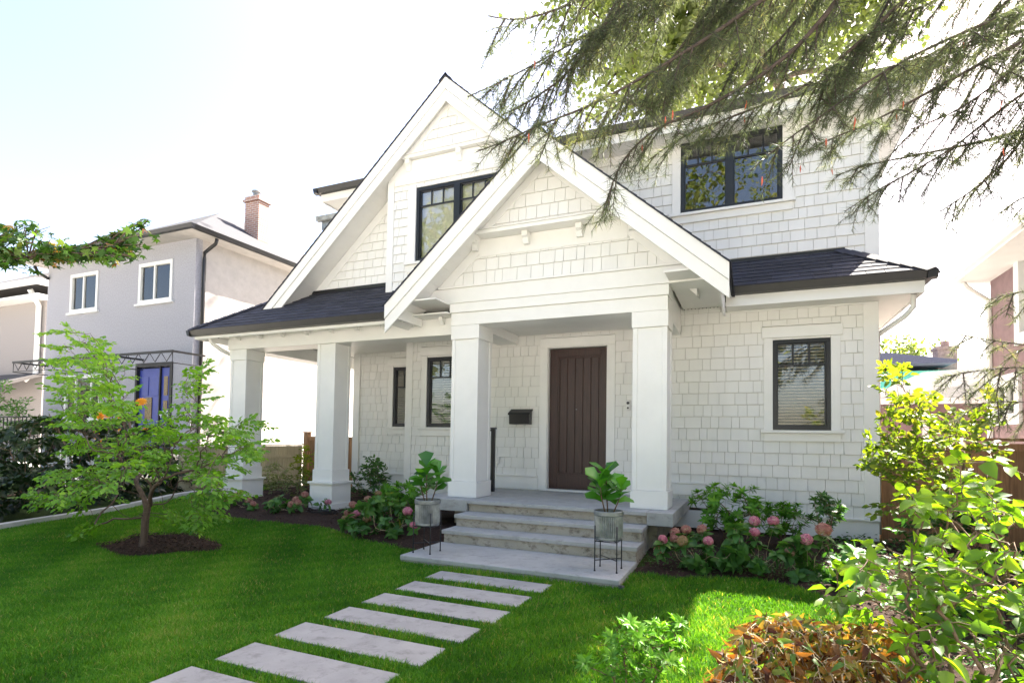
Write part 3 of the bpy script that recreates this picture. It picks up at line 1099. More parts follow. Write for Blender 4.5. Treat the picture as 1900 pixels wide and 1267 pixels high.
# main hip roof
mr = MB()
ex0, ex1, ey0, ey1, ez = -8.40, 2.28, 8.86, 17.7, 6.66
ps = .42
hy = (ey1 - ey0) / 2
rz = ez + hy * ps
A_, B_ = (ex0 + hy, ey0 + hy, rz), (ex1 - hy, ey0 + hy, rz)
mr.add([(ex0, ey0, ez), (ex1, ey0, ez), (ex1, ey1, ez), (ex0, ey1, ez), A_, B_], [(0, 1, 5, 4), (1, 2, 5), (2, 3, 4, 5), (3, 0, 4), (3, 2, 1, 0)])
mr.build('roof', M['roof'], house)
g = gutter(ex0 - .06, ex1 + .06, 8.80, 6.655)
g.prism([(ex1 + .06, 6.655), (ex1 + .025, 6.56), (ex1 - .05, 6.55), (ex1 - .05, 6.64)], 8.80, 17.7)
g.prism([(ex0 - .06, 6.655), (ex0 - .025, 6.56), (ex0 + .05, 6.55), (ex0 + .05, 6.64)], 8.80, 17.7)
g.build('gutter', M['black'], house)
for b_ in ((ex0 + .06, ex1 - .06, 8.925, 8.955, 6.40, 6.60), (ex0 + .06, ex0 + .09, 8.957, 17.6, 6.40, 6.60), (ex1 - .09, ex1 - .06, 8.957, 17.6, 6.40, 6.60)):
    MB().box(*b_).build('fascia', M['white'], house, bev=.003)
for b_ in ((ex0 + .09, ex1 - .09, 8.957, HU + .1, 6.42, 6.44), (ex0 + .09, -7.6, HU + .1, 17.6, 6.42, 6.44), (1.6, ex1 - .09, HU + .1, 17.6, 6.42, 6.44)):
    MB().box(*b_).build('soffit', M['soffit'], house)
MB().box(-7.82, -7.62, HU - .028, HU + .02, 4.9, 6.41).build('corner_board', M['white'], house)
# rear lower eave seen past the left gable
p = at(585, 402, 13.0)
MB().prism([(13.0, p[2]), (13.04, p[2] - .13), (13.15, p[2] - .14), (13.15, p[2])], p[0], p[0] + 1.6, axis='x').box(p[0] + .12, p[0] + 1.6, 13.16, 13.2, p[2] - .38, p[2] - .05).build('gutter', M['pot'], house)
# downspouts
MB().tube([(-9.5, 7.3, 3.36), (-9.46, 7.35, 3.2), (-9.40, 7.52, 3.09), (-9.3, 7.72, 2.99)], .035, 8).tube([(-9.27, 7.74, 2.98), (-9.25, 7.76, 2.9), (-9.25, 7.76, .3)], .035, 8).build('downspout', M['white'], house, smooth=True)
MB().tube([(2.0, 8.75, 3.46), (2.0, 8.78, 3.30), (1.93, 8.85, 3.20), (1.68, 9.2, 3.02), (1.67, 9.22, 2.9), (1.67, 9.22, .2)], .035, 8).build('downspout', M['white'], house, smooth=True)

# ------------------------------------------------------------------ concrete steps
st = empty('concrete_steps', (-2.47, 6.5, 0), 'stained concrete porch slab with three steps and a broad bottom landing', 'steps')
SX0, SX1 = -3.735, -1.185
MB().box(-4.60, SX0 - .002, 7.05, 9.02, .405, .572).box(SX0, SX1, 7.355, 9.02, .405, .522).box(SX1 + .002, -.865, 7.05, 9.02, .405, .572).build('porch_slab', M['tread'], st, bev=.008)
MB().box(SX0, SX1, 7.045, 9.02, .524, .5725).build('porch_slab', M['tread'], st, bev=.008)
MB().box(-4.1, -1.1, 7.36, 8.9, -.1, .40).build('foundation', M['riser'], st)
for zt_, y0 in ((.411, 6.735), (.249, 6.405)):
    MB().box(SX0 - .012, SX1 + .008, y0 - .028, y0 + .42, zt_ - .05, zt_).build('step', M['tread'], st, bev=.007)
for i, (zt_, y0, yb) in enumerate(((.522, 7.10, 7.35), (.359, 6.735, 7.098), (.197, 6.405, 6.733))):
    MB().box(SX0 + .012, SX1 - .006, y0, yb, -.1, zt_).build('riser', M['riser'], st, bev=.004)
MB().box(-3.764, -1.182, 5.465, 6.404, -.1, .03).build('landing', M['riser'], st, bev=.006)
MB().box(-3.766, -1.18, 5.463, 6.404, .031, .086).build('landing', M['tread'], st, bev=.010)

# ------------------------------------------------------------------ things on the house front
t = empty('mailbox', (-3.71, 9.0, 1.85), 'black metal mailbox with a sloping lid on the shingles left of the brown door', 'mailbox')
MB().prism([(9.025, 1.72), (8.90, 1.72), (8.885, 1.90), (9.025, 1.955)], -3.90, -3.515, axis='x').build('box', M['black'], t, bev=.006)
MB().prism([(9.025, 1.96), (8.885, 1.906), (8.875, 1.88), (8.868, 1.882), (8.88, 1.918), (9.025, 1.992)], -3.915, -3.50, axis='x').build('lid', M['black'], t, bev=.003)
t = empty('doorbell', (-1.81, 9.0, 2.03), 'small white video doorbell on the wall right of the brown door', 'doorbell')
MB().box(-1.855, -1.79, 8.985, 9.03, 1.955, 2.125).build('case', M['plastic'], t, bev=.01)
MB().prism([(-1.822 + .024 * math.cos(a), 2.075 + .024 * math.sin(a)) for a in np.linspace(0, 6.0, 16)], 8.979, 8.986).build('lens', M['black'], t)
MB().prism([(-1.822 + .016 * math.cos(a), 1.995 + .016 * math.sin(a)) for a in np.linspace(0, 6.0, 16)], 8.979, 8.986).build('button', M['black'], t)
t = empty('handrail', (-3.98, 8.35, .57), 'black metal railing post behind the left portico column', 'railing')
MB().box(-4.0, -3.94, 8.38, 8.44, .574, 1.62).box(-4.015, -3.925, 8.365, 8.455, 1.621, 1.645).build('post', M['black'], t, bev=.003)
r_ = MB()
for i in range(3): r_.box(-4.06 - i * .1, -4.045 - i * .1, 8.405, 8.42, .70, 1.585)
r_.box(-4.4, -4.002, 8.395, 8.43, 1.586, 1.615).box(-4.4, -4.002, 8.395, 8.43, .67, .699)
r_.build('panel', M['black'], t)
t = empty('security_camera', (-9.33, 7.38, 3.33), 'tiny dark security camera under the corner of the left porch eave', 'camera')
MB().lathe((-9.33, 7.38, 3.30), [(.0, .062), (.03, .062), (.03, .03), (.022, .0), (0, -.012)], 14).build('body', M['black'], t, smooth=True)
MB().box(-9.35, -9.31, 7.36, 7.40, 3.345, 3.363).build('mount', M['plastic'], t)
tag(MB().box(-4.20, -4.13, 8.99, 9.03, 1.02, 1.14).build('outlet_box', M['plastic'], None, bev=.006), 'small white outlet box low on the wall beside the black railing', 'outlet box')

# ------------------------------------------------------------------ ground, lawn, beds, paving
def sstep(a, b, x):
    t = np.clip((np.asarray(x, float) - a) / (b - a), 0, 1)
    return t * t * (3 - 2 * t)


def gh(x, y):
    """height of the ground"""
    f = .45 + .55 * sstep(-1.2, -4.2, x)
    return .15 * sstep(5.7, 7.6, y) * f + .12 * sstep(-6.5, -9.9, x) * sstep(3.2, 6.5, y)


tag(MB().box(-400, 400, -400, 400, -.4, -.06).build('ground', M['street']), kind='structure')


def sheet(name, x0, x1, y0, y1, step, mat, dz=0.0, amp=0.0, poly=None, seed=1, edge=.25):
    nx, ny = int((x1 - x0) / step) + 1, int((y1 - y0) / step) + 1
    xs, ys = np.linspace(x0, x1, nx), np.linspace(y0, y1, ny)
    XX, YY = np.meshgrid(xs, ys)
    r = np.random.default_rng(seed)
    H = gh(XX, YY) + dz
    if amp:
        n = r.normal(0, 1, XX.shape)
        k = np.ones((3, 3)) / 9
        for _ in range(2):
            n = sum(np.roll(np.roll(n, i, 0), j, 1) for i in (-1, 0, 1) for j in (-1, 0, 1)) / 9
        m = r.normal(0, 1, XX.shape)
        for _ in range(14):
            m = sum(np.roll(np.roll(m, i, 0), j, 1) for i in (-1, 0, 1) for j in (-1, 0, 1)) / 9
        H = H + amp * (n * .9 + m * 5)
    V = np.stack([XX, YY, H], -1).reshape(-1, 3)
    i = np.arange(nx * ny).reshape(ny, nx)
    F = np.stack([i[:-1, :-1], i[:-1, 1:], i[1:, 1:], i[1:, :-1]], -1).reshape(-1, 4)
    if poly is not None:
        c = V[F].mean(1)
        ins = inside(c[:, 0], c[:, 1], poly)
        F = F[ins]
        d = edge_dist(V[:, 0], V[:, 1], poly)
        V[:, 2] = V[:, 2] - dz * .8 * (1 - np.clip(d / edge, 0, 1))
    return tag(np_mesh(name, V, F, np.full(len(F), .5), mat, None, smooth=True), kind='structure')


def inside(x, y, poly):
    c = np.zeros(len(x), bool)
    n = len(poly)
    for i in range(n):
        x0, y0 = poly[i]
        x1, y1 = poly[(i + 1) % n]
        if y0 == y1: continue
        t = (y0 > y) != (y1 > y)
        c ^= t & (x < (x1 - x0) * (y - y0) / (y1 - y0) + x0)
    return c


def edge_dist(x, y, poly):
    d = np.full(len(x), 1e9)
    for i in range(len(poly)):
        a, b = np.array(poly[i], float), np.array(poly[(i + 1) % len(poly)], float)
        ab = b - a
        t = np.clip(((x - a[0]) * ab[0] + (y - a[1]) * ab[1]) / (ab @ ab + 1e-9), 0, 1)
        d = np.minimum(d, np.hypot(x - a[0] - t * ab[0], y - a[1] - t * ab[1]))
    return d


BED_L = [(-3.70, 5.95), (-4.0, 6.02), (-4.4, 6.12), (-4.9, 6.18), (-5.5, 6.42), (-6.1, 6.6), (-6.8, 6.55), (-7.5, 6.5), (-8.1, 6.45), (-8.7, 6.75), (-9.2, 7.3), (-9.6, 8.2), (-9.7, 10.4), (-3.70, 10.4)]
BED_R = [(-1.24, 5.95), (-1.0, 6.12), (-.72, 6.10), (-.3, 6.28), (.05, 6.36), (.35, 6.26), (.6, 6.05), (.82, 5.7), (.98, 5.3), (1.06, 4.8), (1.10, 4.2), (1.12, 3.4), (1.1, 2.6), (1.15, 1.4), (4.2, 1.4), (4.2, 9.4), (-1.24, 9.4)]
BED_T = [(-7.05 + (1.0 + .12 * math.sin(3 * a + 1) + .08 * math.sin(5 * a)) * .80 * math.cos(a), 4.82 + (1.0 + .1 * math.sin(4 * a)) * .62 * math.sin(a)) for a in np.linspace(0, 2 * math.pi, 33)[:-1]]
sheet('lawn', -9.95, 1.6, .9, 9.0, .15, M['earth'], 0.0)
sheet('lawn', -22, -9.93, .9, 10.4, .5, M['earth'], .02)
sheet('mulch_bed', -9.8, -3.6, 5.8, 10.5, .05, M['mulch'], .03, .018, BED_L, 2)
sheet('mulch_bed', -1.3, 4.3, 1.3, 9.5, .05, M['mulch'], .03, .018, BED_R, 3)
sheet('mulch_bed', -8.2, -5.9, 4.0, 5.6, .04, M['mulch'], .025, .012, BED_T, 4, .12)


def chips(name, poly, n, seed, smin=.012, smax=.045):
    r = np.random.default_rng(seed)
    P = np.array(poly)
    x, y = r.uniform(P[:, 0].min(), P[:, 0].max(), n), r.uniform(P[:, 1].min(), P[:, 1].max(), n)
    k = inside(x, y, poly) & (edge_dist(x, y, poly) > .02)
    x, y = x[k], y[k]
    n = len(x)
    a = r.uniform(0, 6.28, n)
    L, W = r.uniform(smin, smax, n), r.uniform(.006, .018, n)
    z = gh(x, y) + .036 + r.uniform(-.004, .016, n)
    tx, ty = r.normal(0, .35, n), r.normal(0, .35, n)
    c = np.stack([x, y, z], 1)
    A = unit(np.stack([np.cos(a), np.sin(a), tx], 1)) * (L / 2)[:, None]
    B = unit(np.stack([-np.sin(a), np.cos(a), ty], 1)) * (W / 2)[:, None]
    V = np.stack([c - A - B, c + A - B * .6, c + A + B, c - A + B * .7], 1).reshape(-1, 3)
    o = np_mesh(name, V, np.arange(4 * n).reshape(n, 4), r.random(n), M['chip'])
    return tag(o, 'brown bark chips scattered over the soil of the planting bed', 'mulch', kind='stuff')


chips('bark_chips', BED_L, 9000, 5)
tag(chips('bark_chips', BED_R, 9000, 6), 'dark bark chips on the soil of the bed under the right hand windows')
tag(chips('bark_chips', BED_T, 4500, 7, .012, .05), 'loose bark chips ringed around the young tree on the lawn')

# stepping slabs
SLABS = [(-1.81, -3.09, 4.954, 5.268), (-1.842, -3.11, 4.440, 4.785), (-1.842, -3.12, 3.972, 4.298), (-1.88, -3.135, 3.506, 3.824), (-1.92, -3.18, 3.032, 3.364), (-1.97, -3.185, 2.565, 2.888), (-2.0, -3.21, 2.09, 2.43)]
order = ['the pale stepping slab nearest the porch landing, shortest of the row', 'second pale stepping slab out from the porch landing', 'third pale stepping slab out from the porch landing', 'middle slab of the seven pale stepping slabs in the grass', 'fifth pale stepping slab out from the porch landing', 'the last pale stepping slab shown whole, next to the one cut by the photo edge', 'pale stepping slab cut off by the bottom edge of the photo']
for (b, a, y0, y1), lb in zip(SLABS, order):
    o = MB().prism([(a + rng.uniform(-.008, .008), y0 + rng.uniform(-.006, .006)), (b + rng.uniform(-.008, .008), y0 + rng.uniform(-.006, .006)), (b, y1), (a, y1)], -.05, .018, axis='z').build('stepping_slab', M['stone'], None, bev=.004)
    tag(o, lb, 'stepping stone', 'pale stepping slabs across the lawn')

# grass blades
def grass():
    r = np.random.default_rng(21)
    out = []
    for (x0, x1, y0, y1, dens, h) in ((-10, 1.15, 1.35, 3.2, 21000, .040), (-10, 1.15, 3.2, 4.6, 12500, .043), (-9.9, 1.15, 4.6, 6.7, 8000, .046), (-9.9, -7, 6.7, 9, 2500, .06)):
        n = int((x1 - x0) * (y1 - y0) * dens)
        x, y = r.uniform(x0, x1, n), r.uniform(y0, y1, n)
        # only where the picture can see it, with a margin
        dx = x * R_[0] + y * R_[1] + (-CAM_H) * R_[2]
        df = x * F_[0] + y * F_[1] + (-CAM_H) * F_[2]
        pxx = dx / df * FPX + CXP
        pyy = CYP - (x * U_[0] + y * U_[1] - CAM_H * U_[2]) / df * FPX
        k = (pxx > -160) & (pxx < 2050) & (pyy < 1420)
        for bed in (BED_L, BED_R, BED_T):
            jit = r.normal(0, .025, n)
            k &= ~(inside(x, y, bed) & (edge_dist(x, y, bed) > .02 + jit))
        for b, a, ya, yb in SLABS: k &= ~((x > a - .004) & (x < b + .004) & (y > ya - .004) & (y < yb + .004))
        k &= ~((x > -3.77) & (x < -1.175) & (y > 5.46))
        x, y = x[k], y[k]
        # low-frequency patches of longer, paler grass
        q = np.sin(x * 2.3 + 1) * np.sin(y * 3.1 + x) + .6 * np.sin(x * 6.1 + y * 4.7) + .5 * np.sin(x * 13 - y * 11)
        hh = h * (1 + .16 * q) * r.uniform(.55, 1.25, len(x))
        tn = np.clip(.42 + .15 * q + .10 * np.sin(x * 1.1 + 2 * y) + r.normal(0, .22, len(x)), 0, .95)
        dry = .02 + .10 * np.clip(np.sin(x * 3.7 + 2) * np.sin(y * 4.3 + x * 1.3) - .35, 0, 1)
        tn[r.random(len(x)) < dry] = 1.0
        out.append((x, y, hh, tn))
    x, y, h, tn = (np.concatenate([o[i] for o in out]) for i in range(4))
    n = len(x)
    a = r.uniform(0, 6.28, n)
    w = r.uniform(.0018, .0036, n) * (1 + .12 * np.clip(y - 2.5, 0, 4))
    lean = r.normal(0, .5, (n, 2))
    base = np.stack([x, y, gh(x, y) - .004], 1)
    s = np.stack([np.cos(a), np.sin(a), np.zeros(n)], 1) * w[:, None]
    l3 = np.concatenate([lean, np.zeros((n, 1))], 1) * h[:, None]
    upz = np.array([0, 0, 1.0])
    mid = base + l3 * .3 + upz * (h * .6)[:, None]
    tip = base + l3 * .9 + upz * (h * .95)[:, None]
    V = np.stack([base - s, base + s, mid + s * .7, mid - s * .7, tip], 1).reshape(-1, 3)
    b = np.arange(n)[:, None] * 5
    F = np.concatenate([np.concatenate([b, b + 1, b + 2], 1), np.concatenate([b, b + 2, b + 3], 1), np.concatenate([b + 3, b + 2, b + 4], 1)])
    o = np_mesh('grass', V, F, np.tile(tn, 3), M['grass'])
    return tag(o, 'short mown green grass covering the front lawn', 'grass', kind='stuff')


grass()

# kerb along the left edge of the lawn
kb = MB()
ky = np.linspace(.5, 9.0, 18)
for i in range(len(ky) - 1):
    za, zb = float(gh(-9.9, ky[i])), float(gh(-9.9, ky[i + 1]))
    kb.add([(-10.02, ky[i], za - .2), (-9.88, ky[i], za - .2), (-9.88, ky[i + 1], zb - .2), (-10.02, ky[i + 1], zb - .2), (-10.02, ky[i], za + .085), (-9.88, ky[i], za + .085), (-9.88, ky[i + 1], zb + .085), (-10.02, ky[i + 1], zb + .085)], [(0, 3, 2, 1), (4, 5, 6, 7), (1, 2, 6, 5), (3, 0, 4, 7)])
tag(kb.build('garden_kerb', M['kerb']), 'low pale concrete kerb edging the left side of the lawn', 'kerb')

# ------------------------------------------------------------------ fences
f = empty('beige_fence', (-10.6, 9.5, 0), 'waist high beige vertical board fence between the grey and the white house', 'fence')
mb = MB()
y = 7.6
while y < 10.9:
    mb.box(-10.63, -10.60, y, y + .118, .1, 1.20 + S.uniform(-.006, .006), S.random())
    y += .128
mb.box(-10.60, -10.575, 7.6, 10.9, .9, .98, .4)
mb.box(-10.60, -10.575, 7.6, 10.9, .35, .43, .4)
mb.build('board_panel', M['beigefence'], f)
MB().box(-10.66, -10.56, 7.5, 10.92, 1.21, 1.235).build('top_rail', M['beigefence'], f)
f = empty('cedar_gate', (-10.2, 11.0, 0), 'orange cedar gate and post behind the left porch column', 'gate')
MB().box(-10.59, -10.46, 10.95, 11.08, .1, 1.53).box(-10.605, -10.445, 10.935, 11.095, 1.531, 1.56).build('post', M['cedarfence'], f, bev=.004)
mb = MB()
for i in range(13):
    mb.box(-10.44 + i * .145, -10.305 + i * .145, 11.0, 11.025, .15, 1.44, S.random())
mb.box(-10.44, -8.5, 10.97, 10.998, 1.34, 1.43).box(-10.44, -8.5, 10.97, 10.998, .3, .4)
mb.build('board_panel', M['cedarfence'], f)
f = empty('cedar_fence', (3.2, 9.3, 0), 'brown cedar board fence to the right of the white house', 'fence')
mb = MB()
x = 1.80
while x < 6.5:
    mb.box(x, x + .1485, 9.30 + .006 * (int(x * 100) % 2), 9.322, .13, 1.50, S.random())
    x += .150
mb.build('board_panel', M['cedarfence'], f)
for x in (1.70, 3.95, 6.2): MB().box(x, x + .095, 9.265, 9.36, -.05, 1.53, S.random()).build('post', M['cedarfence'], f, bev=.004)
MB().box(1.66, 6.5, 9.25, 9.37, 1.532, 1.572, .2).build('top_rail', M['cedarfence'], f, bev=.004)
MB().box(1.796, 6.5, 9.275, 9.298, 1.40, 1.50, .4).build('rail', M['cedarfence'], f)
MB().box(1.796, 6.5, 9.27, 9.34, -.05, .125, .1).build('kickboard', M['cedarfence'], f)

# ------------------------------------------------------------------ grey stucco house
gr = empty('grey_house', (-17.8, 10.5, 0), 'grey stucco two storey house with a hip roof and a blue front door', 'house')
GX0, GX1, GY0, GY1, GZ = -21.38, -14.28, 10.5, 19.0, 6.98
wins = [(-20.09, -18.66, 5.26, 6.50), (-16.70, -15.21, 5.27, 6.47), (-20.17, -18.3, 1.8, 3.25)]
gd = (-16.62, -15.12, .95, 3.40)
mb = MB()
wall_backing(mb, [(GX0, 0), (GX1, 0), (GX1, GZ), (GX0, GZ)], [win_hole(w) for w in wins + [gd]], GY0, GY0 + .2)
mb.build('wall', M['stucco'], gr)
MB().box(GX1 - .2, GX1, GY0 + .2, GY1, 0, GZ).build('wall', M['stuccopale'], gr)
mb = MB().box(GX0, GX0 + .2, GY0 + .2, GY1, 0, GZ).box(GX0 + .2, GX1 - .2, GY1 - .2, GY1, 0, GZ)
mb.build('wall', M['stucco'], gr)
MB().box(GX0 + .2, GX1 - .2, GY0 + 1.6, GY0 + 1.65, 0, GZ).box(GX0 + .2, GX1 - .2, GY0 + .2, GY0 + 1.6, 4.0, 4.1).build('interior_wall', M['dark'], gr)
for i, w in enumerate(wins):
    x0, x1, z0, z1 = w
    t = .10
    fr = MB().box(x0, x0 + t, GY0 - .03, GY0 + .08, z0, z1).box(x1 - t, x1, GY0 - .03, GY0 + .08, z0, z1).box(x0 + t, x1 - t, GY0 - .03, GY0 + .08, z1 - t, z1).box(x0 + t, x1 - t, GY0 - .03, GY0 + .08, z0, z0 + t)
    xm = x0 + (x1 - x0) * (.46 if i < 2 else .3)
    fr.box(xm - .03, xm + .03, GY0 - .01, GY0 + .07, z0 + t, z1 - t)
    if i == 2: fr.box(x1 - .55, x1 - .49, GY0 - .01, GY0 + .07, z0 + t, z1 - t)
    o = fr.build('window', M['plastic'], gr, bev=.004)
    MB().box(x0 + .05, x1 - .05, GY0 + .03, GY0 + .036, z0 + .05, z1 - .05).build('pane', M['glass'], o)
    MB().box(x0 - .1, x1 + .08, GY0 - .07, GY0 + .02, z0 - .06, z0 - .002).build('sill', M['plastic'], o)
    if i == 1:
        b = MB()
        for k in range(22): b.obox(((x0 + xm) / 2, GY0 + .13, z0 + .13 + k * .047), ((xm - x0) / 2 - .12, 0, 0), (0, .018, .012), (0, -.001, .002))
        b.build('blind', M['blind'], o)
x0, x1, z0, z1 = gd
d = MB().box(x0 + .02, x1 - .52, GY0 + .06, GY0 + .11, z0, z1 - .05)
for a in (.16, .62):
    for zz in ((1.2, 1.75), (2.55, 3.1)):
        d.box(x0 + a, x0 + a + .28, GY0 + .045, GY0 + .06, zz[0], zz[1])
d = d.build('door', M['bluedoor'], gr, bev=.004)
MB().box(x0 + .33, x0 + .62, GY0 + .04, GY0 + .058, 1.85, 2.5).build('pane', M['amber'], d)
d = MB().box(x1 - .48, x1 - .06, GY0 + .05, GY0 + .10, z0, z1 - .05).build('side_panel', M['bluedoor'], gr, bev=.004)
MB().box(x1 - .36, x1 - .2, GY0 + .035, GY0 + .049, 2.55, 3.1).box(x1 - .36, x1 - .2, GY0 + .035, GY0 + .049, 2.1, 2.4).build('pane', M['amber'], d)
MB().box(x0 - .06, x0 + .015, GY0 - .03, GY0 + .12, z0, z1).box(x1 - .05, x1 + .06, GY0 - .03, GY0 + .12, z0, z1).box(x0 - .06, x1 + .06, GY0 - .03, GY0 + .12, z1 + .002, z1 + .1).box(x1 - .52, x1 - .484, GY0 - .0, GY0 + .12, z0, z1).build('door_frame', M['iron'], gr)
fc = bpy.data.curves.new('house_number', 'FONT')
fc.body = '499'
fc.size = .30
fc.extrude = .006
fc.align_x = 'CENTER'
tmp = bpy.data.objects.new('house_number', fc)
COL.objects.link(tmp)
bpy.context.view_layer.update()
me = bpy.data.meshes.new_from_object(tmp.evaluated_get(bpy.context.evaluated_depsgraph_get()))
bpy.data.objects.remove(tmp)
me.transform(Matrix.Translation((-15.42, GY0 + .02, 1.90)) @ Matrix.Rotation(math.radians(90), 4, 'X'))
me.materials.clear()
link('house_number', me, M['plastic'], gr)
# canopy frame of iron over the door, front steps with a railing
cn = MB()
cz, cy0 = 3.60, 9.55
cn.box(-21.2, -13.75, cy0, cy0 + .05, cz - .03, cz + .03)
for x in (-21.2, -19.0, -16.4, -13.8):
    cn.box(x, x + .05, cy0 + .05, GY0 - .002, cz - .025, cz + .025)
    cn.tube([(x + .02, cy0 + .03, cz - .02), (x + .02, cy0 + .03, cz - .30), (x + .02, GY0, cz - .30)], .014, 5)
x = -21.1
while x < -13.9:
    cn.tube([(x, cy0 + .02, cz - .03), (x + .21, cy0 + .02, cz - .26), (x + .42, cy0 + .02, cz - .03)], .011, 4)
    x += .46
cn.tube([(-21.2, cy0 + .02, cz - .29), (-19.0, cy0 + .02, cz - .29)], .012, 4).tube([(-15.0, cy0 + .02, cz - .29), (-13.75, cy0 + .02, cz - .29)], .012, 4)
cn.build('canopy_frame', M['iron'], gr)
MB().box(-17.6, -14.4, 9.0, 10.48, 0, .93).box(-17.3, -14.7, 8.6, 8.99, 0, .62).box(-17.3, -14.7, 8.2, 8.59, 0, .31).build('front_steps', M['kerb'], gr)
rl = MB()
for i in range(15):
    rl.tube([(-20.6 + i * .2, 9.05, .1), (-20.6 + i * .2, 9.05, 1.85)], .013, 5)
rl.tube([(-20.7, 9.05, 1.87), (-17.6, 9.05, 1.87)], .02, 5).tube([(-20.7, 9.05, .35), (-17.6, 9.05, .35)], .016, 5)
rl.build('railing', M['iron'], gr)
rl = MB()
for i in range(6):
    x = -13.9 + i * .22
    rl.tube([(x, 7.2, .1), (x, 7.2, 1.0)], .012, 5)
    rl.tube([(x + .11 + .06 * math.cos(a), 7.2, .62 + .06 * math.sin(a)) for a in np.linspace(0, 7.5, 12)], .008, 4)
rl.tube([(-14, 7.2, 1.02), (-12.7, 7.2, 1.02)], .016, 5)
tag(rl.build('scroll_railing', M['plastic']), 'low white scrollwork railing half hidden by the young tree', 'railing')
# roof
o_ = .56
rf = MB()
a0, a1, b0, b1, ez_ = GX0 - o_, GX1 + o_, GY0 - o_, GY1 + o_, 7.04
hx = (a1 - a0) / 2
rzz = ez_ + hx * .62
rf.add([(a0, b0, ez_), (a1, b0, ez_), (a1, b1, ez_), (a0, b1, ez_), ((a0 + a1) / 2, b0 + hx, rzz), ((a0 + a1) / 2, b1 - hx, rzz)], [(0, 1, 4), (1, 2, 5, 4), (2, 3, 5), (3, 0, 4, 5), (3, 2, 1, 0)])
rf = rf.build('roof', M['greyroof'], gr)
for b_ in ((GX0 - o_ + .02, GX1 + o_ - .02, b0 + .02, GY0 + .1, 6.96, 7.0), (GX1 - .1, a1 - .02, GY0 + .1, b1, 6.96, 7.0), (a0 + .02, GX0 + .1, GY0 + .1, b1, 6.96, 7.0)):
    MB().box(*b_).build('soffit', M['stuccopale'], gr)
MB().prism([(b0 - .09, 7.08), (b0 - .06, 6.98), (b0 + .03, 6.96), (b0 + .03, 7.08)], a0 - .09, a1 + .09, axis='x').prism([(a1 + .09, 7.08), (a1 + .06, 6.98), (a1 - .03, 6.96), (a1 - .03, 7.08)], b0 + .032, b1).prism([(a0 - .09, 7.08), (a0 - .06, 6.98), (a0 + .03, 6.96), (a0 + .03, 7.08)], b0 + .032, b1).build('gutter', M['black'], gr)
MB().tube([(a1 - .05, 10.75, 6.95), (a1 - .1, 10.75, 6.82), (GX1 + .06, 10.72, 6.60), (GX1 + .06, 10.72, 6.4), (GX1 + .06, 10.72, .1)], .05, 8).build('downspout', M['black'], gr, smooth=True)
MB().tube([(a0 + .05, 10.35, 6.95), (a0 + .15, 10.40, 6.75), (GX0 + .1, 10.44, 6.5)], .05, 8).build('downspout', M['black'], gr, smooth=True)
ch = MB().box(-16.1, -15.45, 13.6, 14.05, 7.6, 9.5).box(-16.16, -15.39, 13.54, 14.11, 9.502, 9.58).box(-16.11, -15.44, 13.59, 14.06, 9.582, 9.70).build('chimney', M['brick'], rf, bev=.01)
MB().lathe((-15.84, 13.83, 9.70), [(.11, 0), (.11, .2), (.15, .21), (.15, .25), (.0, .28)], 14).build('chimney_pot', M['pot'], gr)
MB().box(-17.75, -17.4, 13.0, 13.3, 8.72, 8.93).build('roof_vent', M['greyroof'], gr)

# ------------------------------------------------------------------ houses further off
fh = empty('pale_house', (-35, 16, 0), 'pale stucco house with a light roof behind the grey house at the left edge', 'house')
MB().box(-48, -32.7, 16, 26, 0, 8.1).build('wall', M['stuccofar'], fh)
mb = MB()
mb.add([(-49, 15.2, 8.9), (-31.9, 15.2, 8.9), (-31.9, 27, 8.9), (-49, 27, 8.9), (-43, 21, 12.0), (-37.8, 21, 12.0)], [(0, 1, 5, 4), (1, 2, 5), (2, 3, 4, 5), (3, 0, 4), (3, 2, 1, 0)])
mb.build('roof', M['paleroof'], fh)
MB().box(-49, -31.9, 15.1, 15.2, 8.62, 8.92).box(-31.9, -31.8, 15.2, 27, 8.62, 8.92).build('gutter', M['plastic'], fh)
MB().box(-49, -31.92, 15.22, 16.1, 8.08, 8.2).build('soffit', M['plastic'], fh)
MB().tube([(-32.9, 15.4, 8.5), (-33.0, 15.85, 7.8), (-33.0, 15.85, 4.3), (-33.4, 15.6, 4.0)], .12, 8).build('downspout', M['plastic'], fh)
MB().prism([(14.4, 3.6), (16.0, 4.25), (16.0, 4.4), (14.4, 3.75)], -48, -32.6, axis='x').build('porch_roof', M['paleroof'], fh)
MB().box(-48, -32.65, 14.35, 14.42, 3.3, 3.75).build('porch_beam', M['iron'], fh)

mh = empty('mauve_house', (4.2, 10, 0), 'mauve stucco two storey house with white eaves at the right edge', 'house')
MX = 4.17
mb = MB()


def yz_wall(mb, x0, x1, y0, y1, z0, z1, holes):
    rects = [(y0, z0, y1, z1)]
    for h in holes:
        nr = []
        for r in rects: nr += rsub(r, h)
        rects = nr
    for r in rects: mb.box(x0, x1, r[0], r[2], r[1], r[3])


